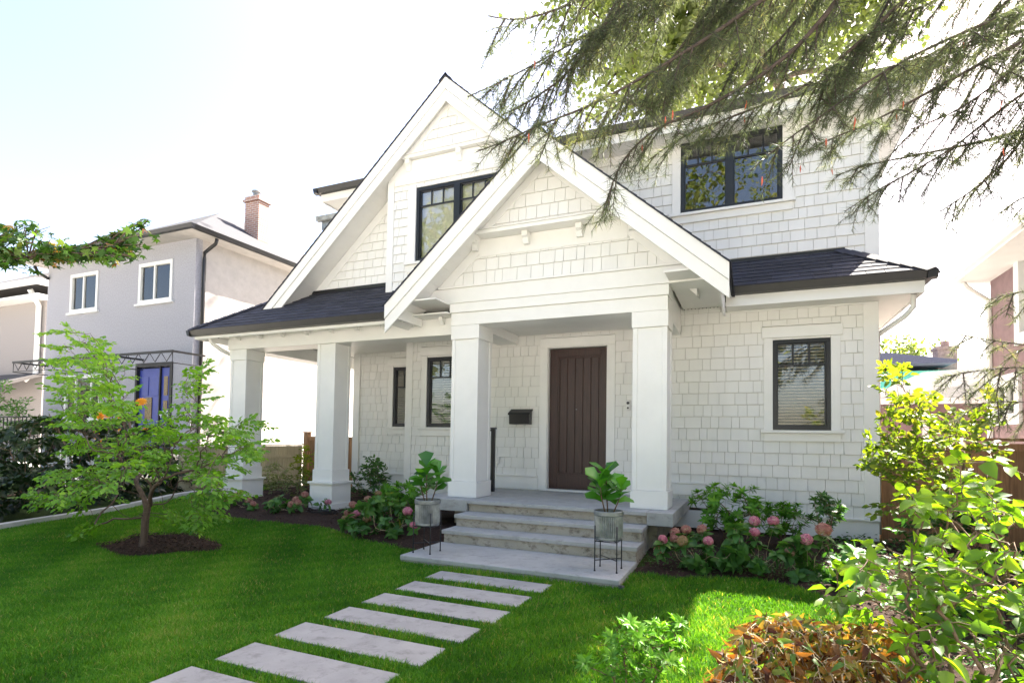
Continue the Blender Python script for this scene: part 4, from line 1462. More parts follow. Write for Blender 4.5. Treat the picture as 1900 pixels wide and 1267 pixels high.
WH = [(11.2, 3.35, 12.05, 5.0), (12.05, 1.98, 12.85, 2.56)]
WH = [(10.7, 3.30, 11.75, 4.62), (11.9, 1.98, 12.85, 2.58)]
yz_wall(mb, MX, MX + .2, 6.0, 13.0, 0, 4.72, WH)
mb.box(MX + .2, 10, 12.8, 13.0, 0, 4.72).box(MX + .2, 10, 6.0, 6.2, 0, 4.72)
mb.build('wall', M['mauve'], mh)
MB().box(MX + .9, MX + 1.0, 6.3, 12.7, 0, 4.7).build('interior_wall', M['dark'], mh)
for y0, z0, y1, z1 in WH:
    o = MB()
    for q in ((y0 - .14, y0 + .05, z0 - .14, z1 + .14), (y1 - .05, y1 + .14, z0 - .14, z1 + .14), (y0 + .05, y1 - .05, z0 - .14, z0 + .05), (y0 + .05, y1 - .05, z1 - .05, z1 + .14)):
        o.box(MX - .05, MX + .1, *q)
    o.box(MX - .02, MX + .08, (y0 + y1) / 2 - .03, (y0 + y1) / 2 + .03, z0 + .05, z1 - .05)
    o = o.build('window', M['plastic'], mh, bev=.004)
    MB().box(MX + .04, MX + .046, y0 + .03, y1 - .03, z0 + .03, z1 - .03).build('pane', M['glass'], o)
mb = MB()
mb.prism([(3.58, 4.70), (7.1, 6.75), (10.6, 4.70), (10.6, 4.60), (3.58, 4.60)], 5.5, 13.5)
mb.build('roof', M['paleroof'], mh)
MB().prism([(3.50, 4.72), (3.53, 4.61), (3.60, 4.59), (3.60, 4.72)], 5.4, 13.6).build('gutter', M['plastic'], mh)
MB().box(3.6, MX + .1, 5.6, 13.45, 4.56, 4.597).build('soffit', M['soffit'], mh)
MB().tube([(3.72, 12.9, 4.56), (3.78, 12.9, 4.45), (4.1, 12.95, 4.2), (4.13, 12.97, 4.05), (4.13, 12.97, .3)], .05, 8).build('downspout', M['plastic'], mh)
# its one storey rear wing
wg = empty('mauve_garage', (4.5, 16, 0), 'low mauve outbuilding with a pale roof beyond the cedar fence', 'garage')
MB().box(2.85, 9, 16.3, 20, 0, 2.5).build('wall', M['mauve'], wg)
mb = MB()
mb.add([(2.70, 15.8, 2.56), (9.5, 15.8, 2.56), (9.5, 17.8, 3.75), (4.25, 17.8, 3.40), (2.70, 20, 2.6)], [(0, 1, 2, 3), (0, 3, 4)])
mb.build('roof', M['paleroof'], wg)
MB().box(2.66, 9.5, 15.72, 15.82, 2.43, 2.57).build('gutter', M['plastic'], wg)
MB().box(3.86, 3.98, 16.2, 16.298, 0, 2.6).build('corner_board', M['plastic'], wg)
th = empty('teal_house', (5, 26, 0), 'teal painted house with a low dark roof beyond the garage', 'house')
MB().box(2.5, 7.6, 26, 33, 0, 4.35).build('wall', M['teal'], th)
MB().prism([(1.8, 4.66), (4.9, 5.02), (7.1, 4.66), (7.1, 4.55), (4.9, 4.56), (1.8, 4.40)], 25.3, 34).build('roof', M['slateroof'], th)
o = MB().box(5.75, 6.6, 25.93, 26.0, 3.3, 4.05).build('window', M['frame'], th)
MB().box(5.82, 6.53, 25.915, 25.928, 3.36, 3.99).build('pane', M['glass'], o)
ck = empty('chimney_stack', (7.3, 27, 0), 'haze-toned brick chimney on a roof beyond the teal house', 'chimney')
MB().box(6.95, 7.6, 27, 27.7, 2.5, 5.3).box(6.9, 7.65, 26.95, 27.75, 5.302, 5.42).build('stack', M['hazebrick'], ck)
MB().lathe((7.28, 27.35, 5.42), [(.16, 0), (.14, .25), (0, .26)], 10).build('chimney_pot', M['hazebrick'], ck)

# ------------------------------------------------------------------ planting
def atd(px, py, D):
    """the point D metres ahead of the camera that a spot of the photograph shows"""
    p = ray(px, py) * D
    return np.array([p[0], p[1], p[2] + CAM_H])


def rv(r, n=None):
    return unit(r.normal(0, 1, (n, 3) if n else 3))


def spray(lv, tw, p, d, L, ll, lw, tb, r, nside=5, droop=.25, spacing=.05, ang=.95, flat=.35, tvar=.18, tr=.0022, slen=.5):
    """a leafy shoot: a drooping axis, side shoots left and right, leaves along all of them"""
    p, d = np.array(p, float), unit(np.array(d, float))
    up = np.array([0, 0, 1.0]) + r.normal(0, .18, 3)
    side = unit(np.cross(d, up))
    nrm = unit(np.cross(side, d))

    def leaf_line(q0, dd, ln, dr):
        ts = np.arange(.25 * ln, ln + 1e-6, spacing) / ln
        if len(ts) == 0: return
        n = len(ts)
        q = q0 + dd * (ts * ln)[:, None] - np.array([0, 0, 1.0]) * (dr * ln * ts * ts)[:, None]
        s2 = unit(np.cross(dd, nrm))
        sg = np.where(np.arange(n) % 2 == 0, 1, -1)[:, None]
        D = unit(dd * .7 + s2 * sg * r.uniform(.5, 1.1, (n, 1)) + r.normal(0, .22, (n, 3)) - np.array([0, 0, .25]))
        D[-1] = unit(dd + r.normal(0, .15, 3) - np.array([0, 0, .2]))
        N = unit(nrm + r.normal(0, flat, (n, 3)))
        sz = r.uniform(.7, 1.15, n)
        lv.add(q, D, N, ll * sz, lw * sz, np.clip(tb + r.normal(0, tvar, n), 0, 1))
        if tw is not None: tw.tube([q0, q0 + dd * ln * .5 - np.array([0, 0, dr * ln * .25]), q0 + dd * ln - np.array([0, 0, dr * ln])], [tr, tr * .8, tr * .4], 3, cap=False)
    leaf_line(p, d, L, droop)
    for k in range(nside):
        t = .12 + .8 * (k + r.uniform(0, .6)) / max(1, nside)
        q = p + d * t * L - np.array([0, 0, droop * L * t * t])
        sg = 1 if k % 2 else -1
        a = ang * r.uniform(.75, 1.2)
        dd = unit(d * math.cos(a) + side * sg * math.sin(a) + r.normal(0, .12, 3))
        leaf_line(q, dd, L * slen * (1.05 - .55 * t) * r.uniform(.7, 1.2), droop * .8)


def whorl(lv, p, d, r, n, ll, lw, tb, tvar=.12, open_=.9, flat=.25):
    d = unit(np.array(d, float))
    a0 = r.uniform(0, 6.28)
    e1 = unit(np.cross(d, np.array([.3, .5, .1]) + r.normal(0, .2, 3)))
    e2 = np.cross(d, e1)
    for k in range(n):
        a = a0 + 6.28 * k / n + r.normal(0, .2)
        o = r.uniform(open_ * .7, open_ * 1.25)
        s = e1 * math.cos(a) + e2 * math.sin(a)
        D = d * math.cos(o) + s * math.sin(o)
        N = d * math.sin(o) - s * math.cos(o) + r.normal(0, flat, 3) * .5
        sz = r.uniform(.7, 1.15)
        lv.add(np.array(p, float), D, N, ll * sz, lw * sz, float(np.clip(tb + r.normal(0, tvar), 0, 1)))


# ---- the young tree on the lawn, left
r = np.random.default_rng(31)
rp = random.Random(31)
TY = 4.62
base = atz(264, 1014, .03)
TR = [base - [0, 0, .08], base + [0, 0, .02], at(268, 985, TY), at(270, 962, TY), at(273, 944, TY), at(267, 924, TY), at(256, 903, TY - .02)]
tree = empty('young_tree', tuple(base), 'young bright green tree with a crooked trunk in a ring of mulch on the lawn', 'tree')
pl = Plant(TR, rp)
for pts in ([at(239, 880, TY - .1), at(225, 850, TY - .2)], [at(262, 880, TY + .15), at(264, 850, TY + .25), at(258, 815, TY + .3)], [at(285, 905, TY - .15), at(301, 893, TY - .25), at(318, 850, TY - .3)], [at(300, 935, TY + .2), at(324, 912, TY + .3)], [at(240, 962, TY - .3), at(210, 938, TY - .45)], [at(300, 880, TY + .4), at(340, 830, TY + .6)]):
    for q in pts: pl.reach(q, start=3, steps=4, wob=.012, curve=.3)
REG = [(150, 640, 40, 26, 9), (205, 690, 46, 25, 9), (350, 730, 25, 20, 5), (120, 690, 25, 25, 4), (150, 740, 60, 25, 12), (230, 770, 50, 30, 12), (330, 790, 60, 25, 13), (415, 795, 45, 25, 12), (440, 835, 22, 22, 6), (385, 850, 50, 30, 13), (300, 840, 60, 30, 14), (200, 830, 60, 25, 13), (140, 800, 35, 20, 7), (150, 880, 55, 14, 10), (100, 920, 50, 12, 9), (190, 905, 50, 16, 10), (390, 905, 45, 20, 9), (340, 955, 45, 14, 7), (230, 880, 30, 20, 5), (185, 975, 20, 14, 3), (350, 700, 20, 14, 3), (215, 740, 40, 50, 12), (270, 830, 70, 50, 16), (170, 690, 40, 40, 8)]
lv, tw = Leaves(32), MB()
tg = []
for px, py, rx, ry, n in REG:
    for _ in range(int(n * 1.35)):
        a, q = r.uniform(0, 6.28), math.sqrt(r.random())
        qx, qy = px + rx * q * math.cos(a), py + ry * q * math.sin(a)
        if 243 < qx < 335 and 670 < qy < 790: continue               # the airy gap in the crown in front of the blue door
        tg.append(at(qx, qy, TY + r.normal(0, .45)))
c0 = np.array([base[0], base[1], 0])
tg.sort(key=lambda q: np.linalg.norm(q - TR[-1]))
for q in tg:
    path = pl.reach(q, start=4, steps=5, wob=.018, curve=.25)
    d = unit(path[-1] - path[-3]) * .7 + unit((q - TR[-1]) * np.array([1, 1, .15])) * .7
    d = d + r.normal(0, .22, 3)
    d[2] = d[2] * .8 + .08
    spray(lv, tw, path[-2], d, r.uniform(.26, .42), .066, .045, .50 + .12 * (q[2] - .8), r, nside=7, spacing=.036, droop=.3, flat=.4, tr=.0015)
mb = pl.tubes(MB(), .0027, .56, .050, 7)
mb.build('trunk', M['bark'], tree, smooth=True)
tw.build('twigs', M['twig'], tree)
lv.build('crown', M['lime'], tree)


# ---- shrubs
def shrub(name, label, cat, base, tips, seed, ll, lw, mat, tb=.5, kind='spray', L=.2, nside=3, n=6, spacing=.035, rtip=.003, group=None, twmat='twig', shape='leaf', up=.35, rmax=.02, wlen=.2, open_=.9, flat=.35, nstem=5, droop=.25, tvar=.16, extra=0):
    r, rp = np.random.default_rng(seed), random.Random(seed)
    base = np.array(base, float)
    o = empty(name, tuple(base), label, cat, group)
    lv, tw = Leaves(seed), MB()
    tips = sorted([np.array(t, float) for t in tips], key=lambda q: np.linalg.norm(q - base))
    mb = MB()
    cen = np.mean(tips, 0)
    groups = [[] for _ in range(nstem)]
    for i, t in enumerate(tips):
        a = math.atan2(t[1] - base[1], t[0] - base[0])
        groups[int((a + math.pi) / (2 * math.pi) * nstem * .999)].append(t)
    for g in groups:
        if not g: continue
        off = np.array([r.normal(0, .04), r.normal(0, .04), 0])
        m = np.mean(g, 0)
        b0 = base + off
        pl = Plant([b0 - [0, 0, .06], b0 + [0, 0, .03], b0 + (m - b0) * np.array([.12, .12, .25])], rp)
        for t in g:
            path = pl.reach(t, start=1, steps=4, wob=.010, wlen=wlen, curve=.4)
            d = unit(path[-1] - path[-3])
            d = unit(d + np.array([0, 0, up]))
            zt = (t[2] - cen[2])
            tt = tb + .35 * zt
            if kind == 'spray': spray(lv, tw, path[-2], d, L * r.uniform(.75, 1.25), ll, lw, tt, r, nside=nside, spacing=spacing, droop=droop, flat=flat, tvar=tvar)
            else:
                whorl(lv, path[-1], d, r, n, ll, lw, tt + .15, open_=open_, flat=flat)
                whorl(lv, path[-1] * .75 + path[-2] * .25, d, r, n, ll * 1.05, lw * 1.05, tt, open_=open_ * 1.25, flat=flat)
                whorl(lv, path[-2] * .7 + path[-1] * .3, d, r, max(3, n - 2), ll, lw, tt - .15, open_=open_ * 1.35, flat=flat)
        pl.tubes(mb, rtip, .5, rmax, 5)
    mb.build('stem', M[twmat], o, smooth=True)
    if tw.v: tw.build('twigs', M[twmat], o)
    lv.build('foliage', M[mat], o, shape=shape, droop=droop)
    return o, r


def blob(c, rad, n, seed, inner=.55):
    """n points spread over an uneven ellipsoid"""
    r = np.random.default_rng(seed)
    d = rv(r, n)
    k = r.uniform(inner, 1, n) ** .6
    bump_ = 1 + .22 * np.sin(d[:, 0] * 5 + seed) * np.sin(d[:, 1] * 4 + 2 * seed) + .15 * np.sin(d[:, 2] * 6 + seed)
    P = np.array(c) + d * (k * bump_)[:, None] * np.array(rad)
    return [p for p in P if p[2] > float(gh(p[0], p[1])) + .05]


def pxtips(regs, Y, dY, n, seed):
    r = np.random.default_rng(seed)
    out = []
    for px, py, rx, ry, w in regs:
        for _ in range(int(n * w)):
            a, q = r.uniform(0, 6.28), math.sqrt(r.random())
            out.append(at(px + rx * q * math.cos(a), py + ry * q * math.sin(a), Y + r.normal(0, dY)))
    return out


def gz_(x, y): return (x, y, float(gh(x, y)) + .02)


# flower heads: florets of four petals packed over a ball
def head_mesh(seed, mat, rad=1.0):
    r = np.random.default_rng(seed)
    n = 90
    k = np.arange(n)
    ph = np.arccos(1 - 1.75 * (k + .5) / n)
    th = k * 2.39996
    d = np.stack([np.sin(ph) * np.cos(th), np.sin(ph) * np.sin(th), np.cos(ph)], 1) + r.normal(0, .06, (n, 3))
    d = unit(d)
    lv = Leaves(seed)
    for i in range(n):
        e1 = unit(np.cross(d[i], np.array([.2, .3, .9])))
        e2 = np.cross(d[i], e1)
        a0 = r.uniform(0, 1.57)
        tn = float(np.clip(.55 + r.normal(0, .28), 0, 1))
        for j in range(4):
            a = a0 + j * 1.57
            D = e1 * math.cos(a) + e2 * math.sin(a) + d[i] * .25
            lv.add(d[i] * (.86 + r.normal(0, .05)), D, d[i], .25, .25, tn)
    o = lv.build('flower_head', mat, None, droop=.05, fold=.05)
    me = o.data
    bpy.data.objects.remove(o)
    return me


HEADS = {k: [head_mesh(s, M[k]) for s in (1, 2)] for k in ('pink', 'dusty', 'tan')}


def hydrangea(label, base, heads, tips, seed, tb=.45, leaf=.115):
    """heads: (px, py, Y, radius, colour)"""
    pts = [at(h[0], h[1], h[2]) for h in heads]
    hp = [(h[0], h[1], h[2], h[3]) for h in heads]

    def clear(t):
        d = np.array(t) - [0, 0, CAM_H]
        f = d @ F_
        x, y = CXP + FPX * (d @ R_) / f, CYP - FPX * (d @ U_) / f
        return all(math.hypot(x - a, y - b) > 20 + c_ * 90 or t[1] > Y_ + .12 for a, b, Y_, c_ in hp)
    tips = [t - np.array([0, 0, .05]) for t in tips if clear(t) and clear(t + np.array([0, 0, .05]))]
    o, r = shrub('hydrangea', label, 'hydrangea', base, [p - [0, 0, h[3] * .9] for p, h in zip(pts, heads)] + list(tips), seed, leaf, leaf * .68, 'hyd', tb, 'whorl', n=4, up=.6, group='hydrangeas in the front beds', open_=1.25, flat=.5, nstem=6, rmax=.009, rtip=.0025, twmat='paletwig', droop=.35)
    for i, (p, h) in enumerate(zip(pts, heads)):
        q = bpy.data.objects.new('flower_head', HEADS[h[4]][i % 2])
        COL.objects.link(q)
        q.parent = o
        q.matrix_parent_inverse = Matrix.Translation(-Vector(o.location))
        q.location = tuple(p)
        s = h[3] * 1.0
        q.scale = (s, s, s * .85)
        q.rotation_euler = (r.normal(0, .35), r.normal(0, .35), r.uniform(0, 6))
    return o


hydrangea('hydrangea with many small dusty heads just right of the concrete steps', gz_(-.55, 6.55), [(1230, 1000, 6.25, .055, 'pink'), (1252, 987, 6.5, .062, 'dusty'), (1273, 982, 6.55, .062, 'dusty'), (1251, 999, 6.4, .055, 'dusty'), (1266, 1003, 6.3, .066, 'tan'), (1302, 981, 6.6, .062, 'dusty'), (1314, 1003, 6.4, .060, 'pink'), (1223, 1019, 6.3, .064, 'dusty')], blob((-.45, 6.5, .30), (.42, .30, .22), 26, 41), 41)
hydrangea('hydrangea with four pink heads, middle one of the three right of the steps', gz_(.12, 6.75), [(1400, 966, 6.8, .064, 'pink'), (1435, 966, 6.8, .066, 'pink'), (1400, 987, 6.6, .060, 'pink'), (1465, 1023, 6.5, .055, 'dusty')], blob((.12, 6.65, .36), (.46, .32, .26), 34, 42), 42)
hydrangea('hydrangea with one lilac and one large pale pink head, rightmost before the lawn edge', gz_(.62, 6.6), [(1496, 1000, 6.5, .066, 'pink'), (1528, 982, 6.6, .086, 'dusty')], blob((.62, 6.5, .34), (.36, .3, .28), 28, 43), 43)
hydrangea('hydrangea with faded brown pink heads at the foot of the leftmost porch column', gz_(-8.15, 6.95), [(420, 926, 6.95, .07, 'dusty'), (437, 919, 7.0, .07, 'dusty'), (404, 936, 6.9, .07, 'dusty'), (462, 928, 7.0, .07, 'dusty'), (447, 913, 7.1, .06, 'dusty'), (470, 934, 6.9, .055, 'dusty')], blob((-8.2, 6.95, .30), (.5, .3, .24), 26, 44), 44)
hydrangea('hydrangea between the two left porch columns, dusty heads and one pink', gz_(-7.15, 7.15), [(548, 927, 7.1, .065, 'dusty'), (566, 917, 7.2, .065, 'dusty'), (540, 935, 7.0, .062, 'dusty'), (553, 932, 7.0, .06, 'dusty'), (609, 931, 7.1, .058, 'pink')], blob((-7.05, 7.15, .34), (.5, .32, .22), 28, 45), 45)
hydrangea('hydrangea with tan and salmon heads right of the second porch column', gz_(-5.65, 6.85), [(655, 936, 6.9, .07, 'dusty'), (664, 951, 6.8, .07, 'pink'), (645, 951, 6.9, .06, 'dusty'), (640, 961, 6.75, .06, 'tan'), (683, 926, 7.0, .068, 'dusty'), (673, 942, 6.85, .06, 'dusty'), (681, 962, 6.7, .068, 'tan'), (644, 973, 6.6, .075, 'tan'), (702, 915, 7.1, .055, 'tan'), (655, 957, 6.75, .07, 'dusty')], blob((-5.5, 6.85, .36), (.5, .32, .26), 28, 46), 46)
hydrangea('hydrangea with two clear pink heads behind the left metal planter', gz_(-4.6, 6.5), [(756, 948, 6.45, .072, 'pink'), (768, 974, 6.2, .06, 'pink')], blob((-4.75, 6.45, .36), (.52, .34, .28), 40, 47), 47)
hydrangea('hydrangea under the cedar fence with one dull bronze head', gz_(1.35, 5.5), [(1683, 1072, 5.2, .062, 'tan'), (1716, 1068, 5.4, .05, 'tan')], blob((1.45, 5.5, .3), (.35, .3, .2), 20, 48), 48)

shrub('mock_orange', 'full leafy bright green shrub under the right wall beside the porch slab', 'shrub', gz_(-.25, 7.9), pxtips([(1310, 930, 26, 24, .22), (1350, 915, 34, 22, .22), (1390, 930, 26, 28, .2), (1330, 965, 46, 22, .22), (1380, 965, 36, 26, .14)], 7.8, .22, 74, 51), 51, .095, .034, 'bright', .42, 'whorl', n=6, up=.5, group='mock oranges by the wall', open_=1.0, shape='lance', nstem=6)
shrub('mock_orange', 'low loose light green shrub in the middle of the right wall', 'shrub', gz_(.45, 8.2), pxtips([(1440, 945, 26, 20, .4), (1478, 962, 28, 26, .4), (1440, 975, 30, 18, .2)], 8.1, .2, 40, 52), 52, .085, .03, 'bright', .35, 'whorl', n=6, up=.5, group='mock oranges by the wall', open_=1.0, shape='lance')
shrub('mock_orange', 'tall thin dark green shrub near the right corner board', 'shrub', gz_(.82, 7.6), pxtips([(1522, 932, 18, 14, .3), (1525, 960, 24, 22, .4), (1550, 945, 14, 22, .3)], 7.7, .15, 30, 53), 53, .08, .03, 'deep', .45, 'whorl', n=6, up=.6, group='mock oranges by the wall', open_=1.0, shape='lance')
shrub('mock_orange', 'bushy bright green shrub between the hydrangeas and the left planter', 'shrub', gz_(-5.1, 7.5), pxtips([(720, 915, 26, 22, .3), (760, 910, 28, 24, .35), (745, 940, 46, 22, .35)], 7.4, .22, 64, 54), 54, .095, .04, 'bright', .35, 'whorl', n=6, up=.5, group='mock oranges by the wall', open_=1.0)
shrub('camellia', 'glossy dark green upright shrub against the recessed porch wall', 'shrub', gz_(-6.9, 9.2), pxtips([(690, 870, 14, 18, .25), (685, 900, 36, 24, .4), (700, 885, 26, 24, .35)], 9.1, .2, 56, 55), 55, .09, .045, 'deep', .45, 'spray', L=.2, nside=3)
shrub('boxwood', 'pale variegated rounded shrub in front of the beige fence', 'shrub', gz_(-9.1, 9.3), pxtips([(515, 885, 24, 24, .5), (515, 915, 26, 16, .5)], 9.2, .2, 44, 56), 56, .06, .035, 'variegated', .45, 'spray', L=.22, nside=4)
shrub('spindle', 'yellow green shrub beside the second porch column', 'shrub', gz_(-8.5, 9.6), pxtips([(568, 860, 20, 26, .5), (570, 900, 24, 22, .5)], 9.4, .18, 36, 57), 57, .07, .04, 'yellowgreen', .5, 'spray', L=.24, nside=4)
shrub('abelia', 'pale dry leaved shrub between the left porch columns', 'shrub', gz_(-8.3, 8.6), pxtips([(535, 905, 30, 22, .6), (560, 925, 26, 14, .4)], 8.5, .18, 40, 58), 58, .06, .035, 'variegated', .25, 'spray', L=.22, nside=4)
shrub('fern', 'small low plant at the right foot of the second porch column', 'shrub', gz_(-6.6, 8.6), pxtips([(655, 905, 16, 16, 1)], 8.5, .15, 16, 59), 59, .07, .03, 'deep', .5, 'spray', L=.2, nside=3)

# low ground cover under the right hand shrubs
lv = Leaves(60)
r = np.random.default_rng(60)
n = 2600
gx, gy = r.normal(.1, .75, n), r.normal(6.75, .28, n)
k = inside(gx, gy, BED_R) & (edge_dist(gx, gy, BED_R) > .1)
gx, gy = gx[k], gy[k]
lv.add(np.stack([gx, gy, gh(gx, gy) + r.uniform(.03, .10, len(gx))], 1), unit(r.normal(0, 1, (len(gx), 3)) * [1, 1, .3] + [0, 0, .3]), np.array([0, 0, 1.0]) + r.normal(0, .4, (len(gx), 3)), r.uniform(.015, .035, len(gx)), .018, r.uniform(.2, .7, len(gx)))
tag(lv.build('ground_cover', M['deep']), 'fine dark ground cover creeping over the soil between the hydrangeas', 'ground cover', kind='stuff')

lv = Leaves(75)
r = np.random.default_rng(75)
n = 4200
gx, gy = r.uniform(.75, 4.0, n), r.uniform(3.2, 9.0, n)
k = inside(gx, gy, BED_R) & (edge_dist(gx, gy, BED_R) > .12) & (np.sin(gx * 4 + 1) * np.sin(gy * 3) > -.55)
gx, gy = gx[k], gy[k]
lv.add(np.stack([gx, gy, gh(gx, gy) + r.uniform(.03, .16, len(gx))], 1), unit(r.normal(0, 1, (len(gx), 3)) * [1, 1, .3] + [0, 0, .35]), np.array([0, 0, 1.0]) + r.normal(0, .45, (len(gx), 3)), r.uniform(.03, .085, len(gx)), .035, r.uniform(.1, .75, len(gx)))
tag(lv.build('ground_cover', M['deep']), 'low dark green leaves covering the soil between the shrubs by the cedar fence', 'ground cover', kind='stuff')
shrub('fern', 'low dark green plants at the foot of the cedar fence', 'shrub', gz_(2.6, 8.3), pxtips([(1720, 985, 40, 20, .4), (1800, 960, 50, 40, .6)], 8.2, .3, 44, 76), 76, .10, .045, 'deep', .4, 'spray', L=.26, nside=4, spacing=.05)

# big yellow green shrub at the fence and the broad leaved one nearest the camera
shrub('dogwood_shrub', 'tall sunlit yellow green shrub in front of the cedar fence', 'shrub', gz_(1.95, 5.9),
      pxtips([(1680, 745, 50, 40, .09), (1660, 700, 26, 16, .03), (1700, 800, 70, 40, .15), (1640, 850, 48, 34, .14), (1730, 850, 70, 50, .20), (1810, 800, 50, 40, .11), (1840, 760, 24, 30, .03), (1690, 920, 60, 40, .14), (1780, 910, 60, 40, .11)], 5.7, .35, 150, 61), 61, .062, .042, 'yellowgreen', .48, 'spray', L=.2, nside=5, spacing=.036, nstem=7, rtip=.0026, droop=.3, flat=.6, tvar=.22)
D0 = 2.25
bl = []
rr = np.random.default_rng(62)
for px, py, rx, ry, n in [(1700, 960, 40, 30, 5), (1660, 1040, 30, 30, 2), (1720, 1030, 60, 40, 9), (1790, 960, 40, 50, 8), (1860, 950, 40, 50, 8), (1770, 1060, 60, 40, 10), (1850, 1060, 50, 50, 10), (1740, 1120, 60, 40, 9), (1830, 1140, 60, 50, 11), (1690, 1180, 40, 40, 5), (1760, 1220, 70, 40, 9), (1860, 1220, 50, 40, 9), (1590, 1060, 25, 20, 4), (1560, 1090, 20, 20, 3), (1650, 1130, 40, 20, 3), (1800, 880, 30, 20, 3), (1930, 1050, 40, 120, 9)]:
    for _ in range(int(n * 1.3 + .5)): bl.append(atd(px + rx * rr.normal(0, .6), py + ry * rr.normal(0, .6), D0 + rr.normal(0, .22)))
shrub('viburnum', 'broad leaved backlit green shrub nearest the camera at the right edge', 'shrub', (.80, 2.85, .0), bl, 62, .070, .048, 'broad', .55, 'spray', L=.15, nside=1, spacing=.040, nstem=6, rtip=.0022, twmat='twig', droop=.4, flat=.55, rmax=.012, up=.1)
bl = []
for px, py, rx, ry, n in [(1500, 1180, 90, 35, 60), (1400, 1230, 60, 25, 40), (1580, 1200, 70, 40, 45), (1500, 1240, 120, 30, 60), (1640, 1230, 40, 30, 20), (1450, 1170, 60, 25, 22), (1400, 1262, 80, 18, 30), (1600, 1262, 90, 18, 30)]:
    for _ in range(n): bl.append(atd(px + rx * rr.uniform(-1, 1), py + ry * rr.uniform(-1, 1), 2.35 + rr.normal(0, .18)))
shrub('withered_shrub', 'low shrub with withered orange brown leaves at the bottom edge', 'shrub', (.15, 2.62, .0), bl, 63, .042, .025, 'brown', .56, 'spray', L=.10, nside=3, spacing=.022, nstem=9, rtip=.0016, twmat='paletwig', droop=1.1, flat=1.3, rmax=.008, up=-.3, tvar=.32)
bl = []
for px, py, rx, ry, n in [(1180, 1165, 30, 12, 8), (1240, 1160, 26, 14, 8), (1130, 1190, 30, 12, 6), (1200, 1200, 60, 20, 16), (1110, 1225, 26, 14, 7), (1220, 1230, 55, 20, 14), (1160, 1245, 60, 14, 10), (1255, 1190, 20, 16, 6)]:
    for _ in range(n): bl.append(atd(px + rx * rr.uniform(-1, 1), py + ry * rr.uniform(-1, 1), 2.55 + rr.normal(0, .12)))
shrub('choisya', 'small fresh green shrub with whorled leaves at the bottom centre', 'shrub', (-.50, 2.62, .0), bl, 64, .046, .018, 'bright', .6, 'whorl', n=6, up=.9, open_=.95, shape='lance', nstem=7, rtip=.0016, rmax=.006)
# bushes on the neighbour's side
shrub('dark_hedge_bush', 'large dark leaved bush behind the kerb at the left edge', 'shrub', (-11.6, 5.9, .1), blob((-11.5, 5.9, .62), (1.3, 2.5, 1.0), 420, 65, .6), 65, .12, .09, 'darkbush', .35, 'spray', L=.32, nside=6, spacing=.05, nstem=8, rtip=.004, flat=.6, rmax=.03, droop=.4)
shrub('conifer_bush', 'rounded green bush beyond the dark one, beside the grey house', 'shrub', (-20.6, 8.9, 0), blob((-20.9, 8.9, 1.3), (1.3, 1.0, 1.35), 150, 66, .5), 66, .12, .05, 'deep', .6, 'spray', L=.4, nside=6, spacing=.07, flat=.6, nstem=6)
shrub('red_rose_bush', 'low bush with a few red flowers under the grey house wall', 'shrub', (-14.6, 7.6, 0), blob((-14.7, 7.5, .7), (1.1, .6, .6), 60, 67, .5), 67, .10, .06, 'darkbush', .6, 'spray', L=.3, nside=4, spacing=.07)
sf = empty('sunflowers', (-12.6, 7.4, 0), 'clump of orange yellow sunflowers behind the young tree', 'sunflower')
r = np.random.default_rng(70)
lv, mb = Leaves(70), MB()
for i, (px, py) in enumerate([(186, 772), (203, 768), (225, 775), (190, 822), (222, 791), (270, 801), (178, 806), (205, 862), (262, 745)]):
    p = at(px, py, 7.3)
    b0 = np.array([-12.7 + r.normal(0, .35), 7.4 + r.normal(0, .2), .0])
    mb.tube([b0, b0 * .5 + p * .5 + [0, 0, .2], p], [.016, .012, .007], 5)
    for k in range(9):
        t = r.uniform(.25, .95)
        a = r.uniform(0, 6.28)
        lv.add(b0 * (1 - t) + p * t, [math.cos(a), math.sin(a), .1], [0, 0, 1], .17, .11, r.uniform(.3, .8))
    fl = Leaves(71 + i)
    dn = unit(np.array([.35, -.85, .3]) + r.normal(0, .3, 3))
    e1 = unit(np.cross(dn, [0, 0, 1.0]))
    e2 = np.cross(dn, e1)
    for k in range(15):
        a = k * 6.283 / 15
        fl.add(p, e1 * math.cos(a) + e2 * math.sin(a) + dn * .15, dn, .115, .045, r.random())
    fl.build('flower', M['orange'], sf)
mb.build('stem', M['bright'], sf, smooth=True)
lv.build('foliage', M['deep'], sf)

# ---- planters
FIGS = []


